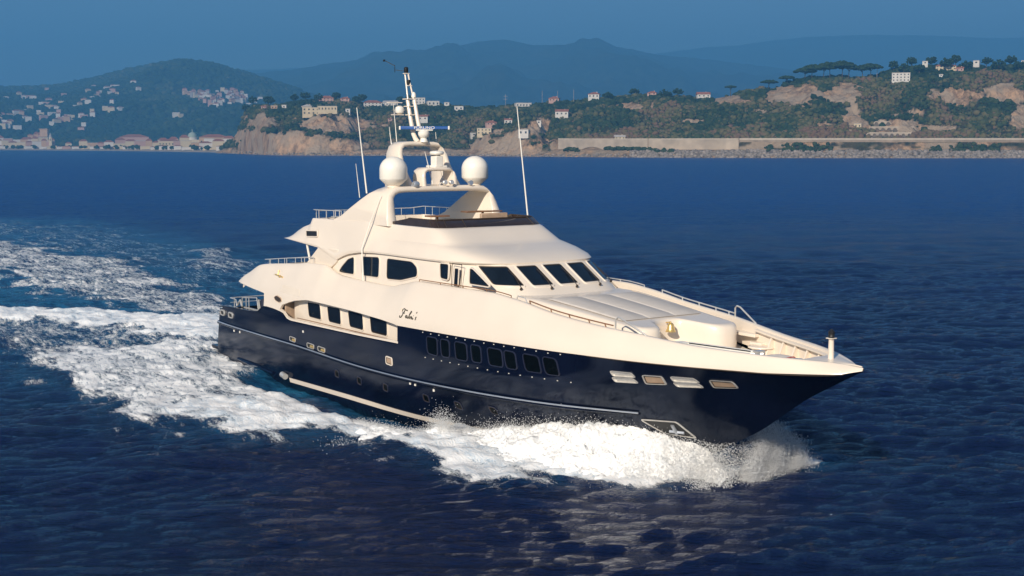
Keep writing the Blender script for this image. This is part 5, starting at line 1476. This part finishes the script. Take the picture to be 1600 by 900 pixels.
# three cushions of the sun pad
for k, (ya, yb) in enumerate(((-1.86, -.63), (-.61, .61), (.63, 1.86))):
    mb = MB(); secs = []
    for x in np.linspace(25.25, 28.9, 14):
        f = 1-.10*(x-25.25)/3.65; e = min(1, min(x-25.25, 28.9-x)/.12+.15)
        A, B = ya*f, yb*f; z = float(ttop(x))+.03
        secs.append([(x, A, z), (x, A+.02, z+.03*e), (x, A+.06, z+.05*e), (x, (A+B)/2, z+.055*e), (x, B-.06, z+.05*e), (x, B-.02, z+.03*e), (x, B, z)])
    mb.loft(secs); mb.build('sun_cushion', M['cush'], Y, sharp=60)
# bell
bell = MB(); bell.lathe([(.02, .26), (.06, .25), (.10, .2), (.115, .1), (.14, .02), (.17, -.02), (.165, -.03), (.05, 0)], (29.42, -.12, 4.42), 20)
bell.tube([(29.2, -.12, 4.66), (29.42, -.12, 4.7), (29.42, -.12, 4.62)], .025, 6)
bell.build('ship_bell', M['brass'], Y)
# seat inside the scoop, crane boom, hatch, steps, capstan
mb = MB(); mb.loft([[(x, -1.0, 3.72), (x, -1.0, 4.02), (x, .6, 4.02), (x, .6, 3.72)] for x in (29.2, 29.75)]); mb.build('lounge_seat', M['cream2'], Y, bevel=.05)
crane = MB(); crane.tube([(31.3, -1.05, 4.27), (33.75, -.66, 4.27)], .12, 12); crane.box((31.0, -1.12, 4.05), (.4, .4, .6)); crane.box((32.2, -.9, 4.1), (1.6, .35, .3))
cr = crane.build('boarding_crane', M['white'], Y, bevel=.02)
mb = MB(); mb.box((33.8, -.65, 4.27), (.2, .3, .26)); mb.tube([(33.65, -.85, 4.3), (33.95, -.62, 4.32)], .04, 8); mb.tube([(33.4, -.75, 4.2), (33.9, -.65, 4.2)], .05, 8); mb.build('crane_head', M['steel'], cr)
mb = MB(); mb.tube([(31.4, -1.16, 4.37), (33.6, -.80, 4.37)], .015, 5); mb.tube([(31.8, -1.25, 4.15), (32.9, -1.05, 4.15)], .04, 6); mb.box((32.1, -1.16, 4.22), (.5, .06, .1)); mb.build('crane_cable', M['black'], cr)
mb = MB(); secs = []
for t in np.linspace(0, 1, 12):
    x = 32.9+1.9*t; hh_ = .42*math.sin(math.pi*min(1, .12+t*.88))**.6*(1-.25*t); w = .62*(1-.35*t)
    secs.append([(x, .45-w*math.cos(a), 3.78+hh_*math.sin(a)**.7) for a in np.linspace(0, math.pi, 13)])
mb.loft(secs, closed=False); mb.build('bow_hatch', M['cream'], Y)
mb = MB(); mb.tube([(33.9, .0, 4.1), (34.3, .25, 4.2), (34.7, .2, 4.02), (34.9, -.05, 3.95)], .02, 6); mb.build('mooring_line', M['red'], Y)
mb = MB()
mb.lathe([(.42, 0), (.42, .05), (.40, .06)], (31.55, 1.75, 3.98), 20); mb.lathe([(.30, -.3), (.30, 0)], (31.55, 1.75, 3.98), 16)
mb.box((30.6, 2.15, 4.28), (1.0, .5, .1)); mb.box((31.2, 2.1, 4.05), (.5, .55, .1))
mb.build('foredeck_step', M['cream'], Y, bevel=.02)
mb = MB()
for x in np.linspace(31.9, 35.2, 6):
    w = float(cap_w(x)); zt = float(cap_z(x))
    for g in (1, -1):
        MB().prism([(x, g*(w-.16), zt-.06), (x, g*(w-.16), 3.78), (x, g*(w-.52), 3.78), (x, g*(w-.28), zt-.14)], (-.025, 0, 0), (.025, 0, 0)).build('bulwark_frame', M['cream'], Y)
mb = MB()
for sgn in (-1, 1):
    secs = []
    for x in np.linspace(31.0, 35.5, 16):
        w = float(cap_w(x)); zt = float(cap_z(x))
        secs.append([(x, sgn*(w-.15), zt-.06), (x, sgn*(w-.33), zt-.07), (x, sgn*(w-.33), zt-.13), (x, sgn*(w-.15), zt-.13)])
    mb.loft(secs)
mb.build('bulwark_shelf', M['cream'], Y)
mb = MB()
for sgn in (-1, 1):
    mb.lathe([(.16, 0), (.16, .08), (.10, .12), (.09, .28), (.15, .34), (.14, .4)], (34.6, sgn*.35-.25, 3.8), 16)
mb.build('capstan', M['steel'], Y)
# bow light post
post = MB(); post.lathe([(.10, 0), (.085, .05), (.075, .5), (.07, .62)], (35.9, 0.0, 4.33), 16); post.box((35.9, 0, 4.96), (.22, .22, .03)); po = post.build('bow_post', M['cream'], Y, bevel=.01)
MB().lathe([(.09, 0), (.10, .03), (.085, .06), (.085, .14), (.10, .165), (.06, .2), (.03, .24)], (35.9, 0, 4.975), 14).build('bow_light', M['black'], po)
# hand rails along the bulwark top, with their bent ends, and the stair rails
def cap_pt(x, off, up): return (x, -(float(cap_w(x))-off), float(cap_z(x))+up)
for sgn in (-1, 1):
    mb = MB()
    p = [cap_pt(x, .08, .13) for x in np.linspace(25.6, 29.55, 14)]
    mb.tube([(a, -sgn*b, c) for a, b, c in p], .022, 6)
    for x in (25.6, 26.7, 27.6, 28.5, 29.2):
        a = cap_pt(x, .08, .13); b = cap_pt(x+.04, .1, .01); mb.tube([(a[0], -sgn*a[1], a[2]), (b[0], -sgn*b[1], b[2])], .02, 6)
    q = [cap_pt(x, .08, .10) for x in np.linspace(19.0, 24.6, 14)]
    mb.tube([(a, -sgn*b, c) for a, b, c in q], .018, 6)
    for x in (19.0, 20.4, 21.8, 23.2, 24.6):
        a = cap_pt(x, .08, .1); mb.tube([(a[0], -sgn*a[1], a[2]), (a[0], -sgn*a[1], a[2]-.11)], .016, 6)
    mb.build('cap_rail', M['steel' if sgn > 0 else 'teak'], Y)
    mb = MB()
    mb.tube([(29.6, sgn*2.52, 4.35), (29.6, sgn*2.52, 4.98), (29.7, sgn*2.5, 5.06), (29.85, sgn*2.5, 5.03), (30.75, sgn*2.3, 4.62), (30.8, sgn*2.29, 4.52), (30.8, sgn*2.29, 3.9)], .028, 8)
    mb.build('stair_rail', M['steel'], Y)
mb = MB(); mb.tube([cap_pt(24.75, .2, .0), cap_pt(24.8, .2, .12), cap_pt(25.2, .2, .13), cap_pt(25.3, .2, .0)], .018, 6); mb.build('grab_rail', M['steel'], Y)

# ---- mooring gear on the stern
mb = MB()
for y in (-2.9, -2.3, -1.2, 0., 1.2, 2.4):
    mb.tube([(1.3, y, 2.1), (1.3, y, 2.98)], .022, 6)
mb.tube([(1.3, -3.1, 2.98), (1.3, 3., 2.98)], .024, 6); mb.tube([(1.3, -3.1, 2.75), (1.3, 3., 2.75)], .016, 6); mb.tube([(1.3, -3.1, 2.98), (2.3, -3.25, 3.0), (2.4, -3.25, 2.7)], .024, 6)
mb.tube([(2.9, -3.2, 2.7), (2.95, -3.2, 3.15), (4.6, -3.2, 3.3), (4.75, -3.2, 2.75)], .024, 6); mb.tube([(3.7, -3.2, 2.6), (3.7, -3.2, 3.2)], .02, 6)
mb.build('stern_rail', M['steel'], Y)
mb = MB(); mb.lathe([(.05, -.34), (.33, -.3), (.37, -.1), (.37, .1), (.33, .3), (.05, .34)], (5.1, -2.85, 2.95), 18, Matrix.Rotation(R(90), 3, 'X')); mb.lathe([(.05, -.24), (.25, -.2), (.27, 0), (.25, .2), (.05, .24)], (4.5, -2.8, 2.85), 16, Matrix.Rotation(R(80), 3, 'Y'))
mb.build('covered_winch', M['canvas'], Y)
mb = MB(); mb.tube([(4.9, -3.25, 2.72), (5.0, -3.28, 3.25), (5.15, -3.28, 2.75)], .03, 8); mb.box((4.0, -3.2, 2.72), (1.6, .1, .06)); mb.tube([(2.4, -3.2, 2.75), (2.7, -3.2, 3.0), (2.9, -3.2, 2.75)], .05, 8)
mb.build('bollard', M['steel'], Y)
# ---------------------------------------------------------------- bow wave and spray
def foam_material():
    m = bpy.data.materials.new('white_water'); m.use_nodes = True
    n, l = m.node_tree.nodes, m.node_tree.links; p = n['Principled BSDF']
    tr = n.new('ShaderNodeBsdfTranslucent'); tr.inputs[0].default_value = (.92, .92, .9, 1); ms_ = n.new('ShaderNodeMixShader'); ms_.inputs[0].default_value = .10
    l.new(p.outputs[0], ms_.inputs[1]); l.new(tr.outputs[0], ms_.inputs[2]); l.new(ms_.outputs[0], n['Material Output'].inputs[0])
    pos = n.new('ShaderNodeNewGeometry').outputs['Position']
    a = noise_node(n, l, pos, 2.2, 7, .7, (1, 1, 1)); b = noise_node(n, l, pos, 9, 4, .65)
    l.new(mix_col(n, l, ramp(n, l, a, .3, .58), (.80, .83, .85), (.95, .94, .92)), p.inputs['Base Color'])
    p.inputs['Roughness'].default_value = .8; p.inputs['Specular IOR Level'].default_value = .2
    bn = n.new('ShaderNodeBump'); bn.inputs['Distance'].default_value = .035; bn.inputs['Strength'].default_value = 1
    l.new(math_node(n, l, 'ADD', a, math_node(n, l, 'MULTIPLY', b, .5)), bn.inputs['Height']); l.new(bn.outputs[0], p.inputs['Normal'])
    return m
M['foam'] = foam_material()
def drop_material():
    m = bpy.data.materials.new('spray_drops'); m.use_nodes = True
    n, l = m.node_tree.nodes, m.node_tree.links; n.remove(n['Principled BSDF'])
    a = n.new('ShaderNodeBsdfDiffuse'); b = n.new('ShaderNodeBsdfTranslucent'); x = n.new('ShaderNodeMixShader')
    tc = n.new('ShaderNodeTexCoord'); nz = noise_node(n, l, tc.outputs['Object'], 3.0, 3)
    c = mix_col(n, l, nz, (.90, .91, .92), (.96, .96, .95)); l.new(c, a.inputs[0]); l.new(c, b.inputs[0])
    x.inputs[0].default_value = .22; l.new(a.outputs[0], x.inputs[1]); l.new(b.outputs[0], x.inputs[2]); l.new(x.outputs[0], n['Material Output'].inputs[0])
    return m
M['drop'] = drop_material()
bw_h = tab([(12, .10), (15, .14), (18, .20), (20, .32), (21.8, .5), (22.3, .75), (22.7, .5), (24, .72), (26, 1.12), (28, 1.45), (30, 1.42), (31, 1.15), (32.2, .3)])
def bow_wave():
    Xs = np.linspace(32.2, 17.5, 560); vs = np.linspace(0, 1, 130)
    hin = np.array([max(hull_w(x, .9)-.25, 0.02) for x in Xs])
    gx, gv = np.meshgrid(Xs, vs, indexing='ij')
    H = bw_h(gx); T = bw_toe(gx)+(fbm(gx*1.3, gx*0+.5, 131, 5, .62)-.5)*2.3
    y0 = hin[:, None]; T = np.maximum(T, y0+.3)
    # leave the hull and form the thin band beside the dark trough further aft
    det = sstep(24.0, 20.5, gx); y0 = y0+det*1.35
    w = y0+(T-y0)*gv
    prof = np.where(gv < .22, .72+.28*sstep(0, .22, gv), 1-sstep(.22, 1.0, gv)**.72)
    prof = prof*(1-det)+det*np.sin(np.pi*np.clip(gv, 0, 1))**.8
    z = H*prof-.06
    n1 = fbm(gx*1.1, w*1.4, 141, 6, .58)-.5; n2 = fbm(gx*5, w*5, 151, 4, .6)-.5; n3 = np.abs(fbm(gx*2.4, w*2.4, 161, 4)-.5)
    amp = (.25+.75*np.clip(H, 0, 1.3))*np.sin(np.pi*np.clip(gv*.93+.05, 0, 1))**.5
    n4 = fbm(gx*13, w*13, 181, 3)-.5
    z = z+amp*(n1*.62+n2*.22+n4*.08-n3*.25+.05)
    w = w+amp*(fbm(gx*2+9, w*2, 171, 4)-.5)*.5
    z = np.maximum(z, -.25)
    V = np.stack([gx, -w, z], -1).reshape(-1, 3)
    o = obj('bow_wave', V, grid_faces(len(Xs), len(vs)), M['foam'], None, sharp=None, recalc=False)
    if o.data.polygons[0].normal.z < 0: o.data.flip_normals()
    o.location = (-11.71, 65.33, 0); o.rotation_euler = (0, 0, YAW); tag(o, kind='stuff')
    return gx, w, z, H
BG = bow_wave()
def drops(name, P, r):
    t = np.array([(1, 1, 1), (1, -1, -1), (-1, 1, -1), (-1, -1, 1)])/1.2
    f0 = np.array([(0, 1, 2), (0, 3, 1), (0, 2, 3), (1, 3, 2)])
    n = len(P); rg = np.random.default_rng(n)
    sg = rg.choice([-1, 1], (n, 1, 3))
    V = (t[None]*sg*(1+rg.uniform(-.4, .4, (n, 4, 1))))*r[:, None, None]+P[:, None, :]
    F = (f0[None]+(np.arange(n)*4)[:, None, None]).reshape(-1, 3)
    o = obj(name, V.reshape(-1, 3), F, M['drop'], None, smooth=False, recalc=False)
    o.location = (-11.71, 65.33, 0); o.rotation_euler = (0, 0, YAW); tag(o, kind='stuff')
def spray():
    rg = np.random.default_rng(9); P = []; Rr = []
    gx, w, z, H = BG
    # thrown off the crest and lying ragged along the outer edge
    n = 30000
    i = rg.integers(0, gx.shape[0], n); j = np.minimum((rg.beta(.8, 2.2, n)*gx.shape[1]).astype(int), gx.shape[1]-1)
    up = rg.exponential(.085, n)*np.clip(H[i, j], .15, 1.3)*(1+1.6*(j < 30))
    P.append(np.stack([gx[i, j]+rg.normal(0, .1, n), -w[i, j]-rg.normal(.02, .10, n), z[i, j]+up], -1)); Rr.append(rg.uniform(.004, .013, n))
    n = 9000; i = rg.integers(0, gx.shape[0], n); out = rg.exponential(.22, n)
    P.append(np.stack([gx[i, -1]+rg.normal(0, .15, n), -w[i, -1]-out, .03+rg.exponential(.04, n)], -1)); Rr.append(rg.uniform(.005, .014, n))
    # broken water at the stem, starboard side
    n = 20000; x = 29.7+2.8*rg.beta(1.4, 1.5, n); f = rg.random(n)
    hw_ = np.interp(x, np.linspace(29, 33, 30), [hull_w(q, 1.0) for q in np.linspace(29, 33, 30)])
    y = hw_-.05+(.05+2.3*np.clip((32.9-x)/2.4, .05, 1)*f**1.4); zz = (1.75*(1-f)**.8)*np.clip((33.1-x)/1.2, .2, 1)*rg.random(n)**.8+rg.exponential(.07, n)
    P.append(np.stack([x, -y, zz], -1)); Rr.append(rg.uniform(.004, .014, n))
    # fan of fine mist thrown out on the far side, heavier drops low down
    n = 105000; d = rg.beta(1.1, 1.35, n)*1.08; a = rg.beta(.9, 1.3, n)
    x = 32.5-.85*d+rg.normal(0, .22, n); y = .15+3.5*d+rg.normal(0, .10, n); top = np.interp(d, [0, .15, .35, .6, .85, 1], [1.3, 1.85, 2.0, 1.7, 1.1, .5])
    zz = top*a**.85*(1-.10*rg.random(n))+rg.normal(0, .04, n)
    kp = (fbm(y*1.6+x, zz*1.9, 191, 4)+.55*rg.random(n) > .62+.22*d)
    x, y, zz = x[kp], y[kp], zz[kp]; P.append(np.stack([x, y, zz], -1)); Rr.append(rg.uniform(.0035, .0085, len(x)))
    n = 9000; d = rg.random(n); y = .3+3.4*d; P.append(np.stack([32.4-.9*d+rg.normal(0, .2, n), y, np.abs(rg.normal(.05, .30, n))], -1)); Rr.append(rg.uniform(.006, .018, n))
    # little splash at the end of the pale stripe
    n = 2600; P.append(np.stack([22.2+rg.normal(0, .35, n), -4.15+rg.normal(0, .18, n), .45+np.abs(rg.normal(0, .28, n))], -1)); Rr.append(rg.uniform(.005, .014, n))
    # flecks over the wake edge
    drops('spray', np.concatenate(P), np.concatenate(Rr))
spray()
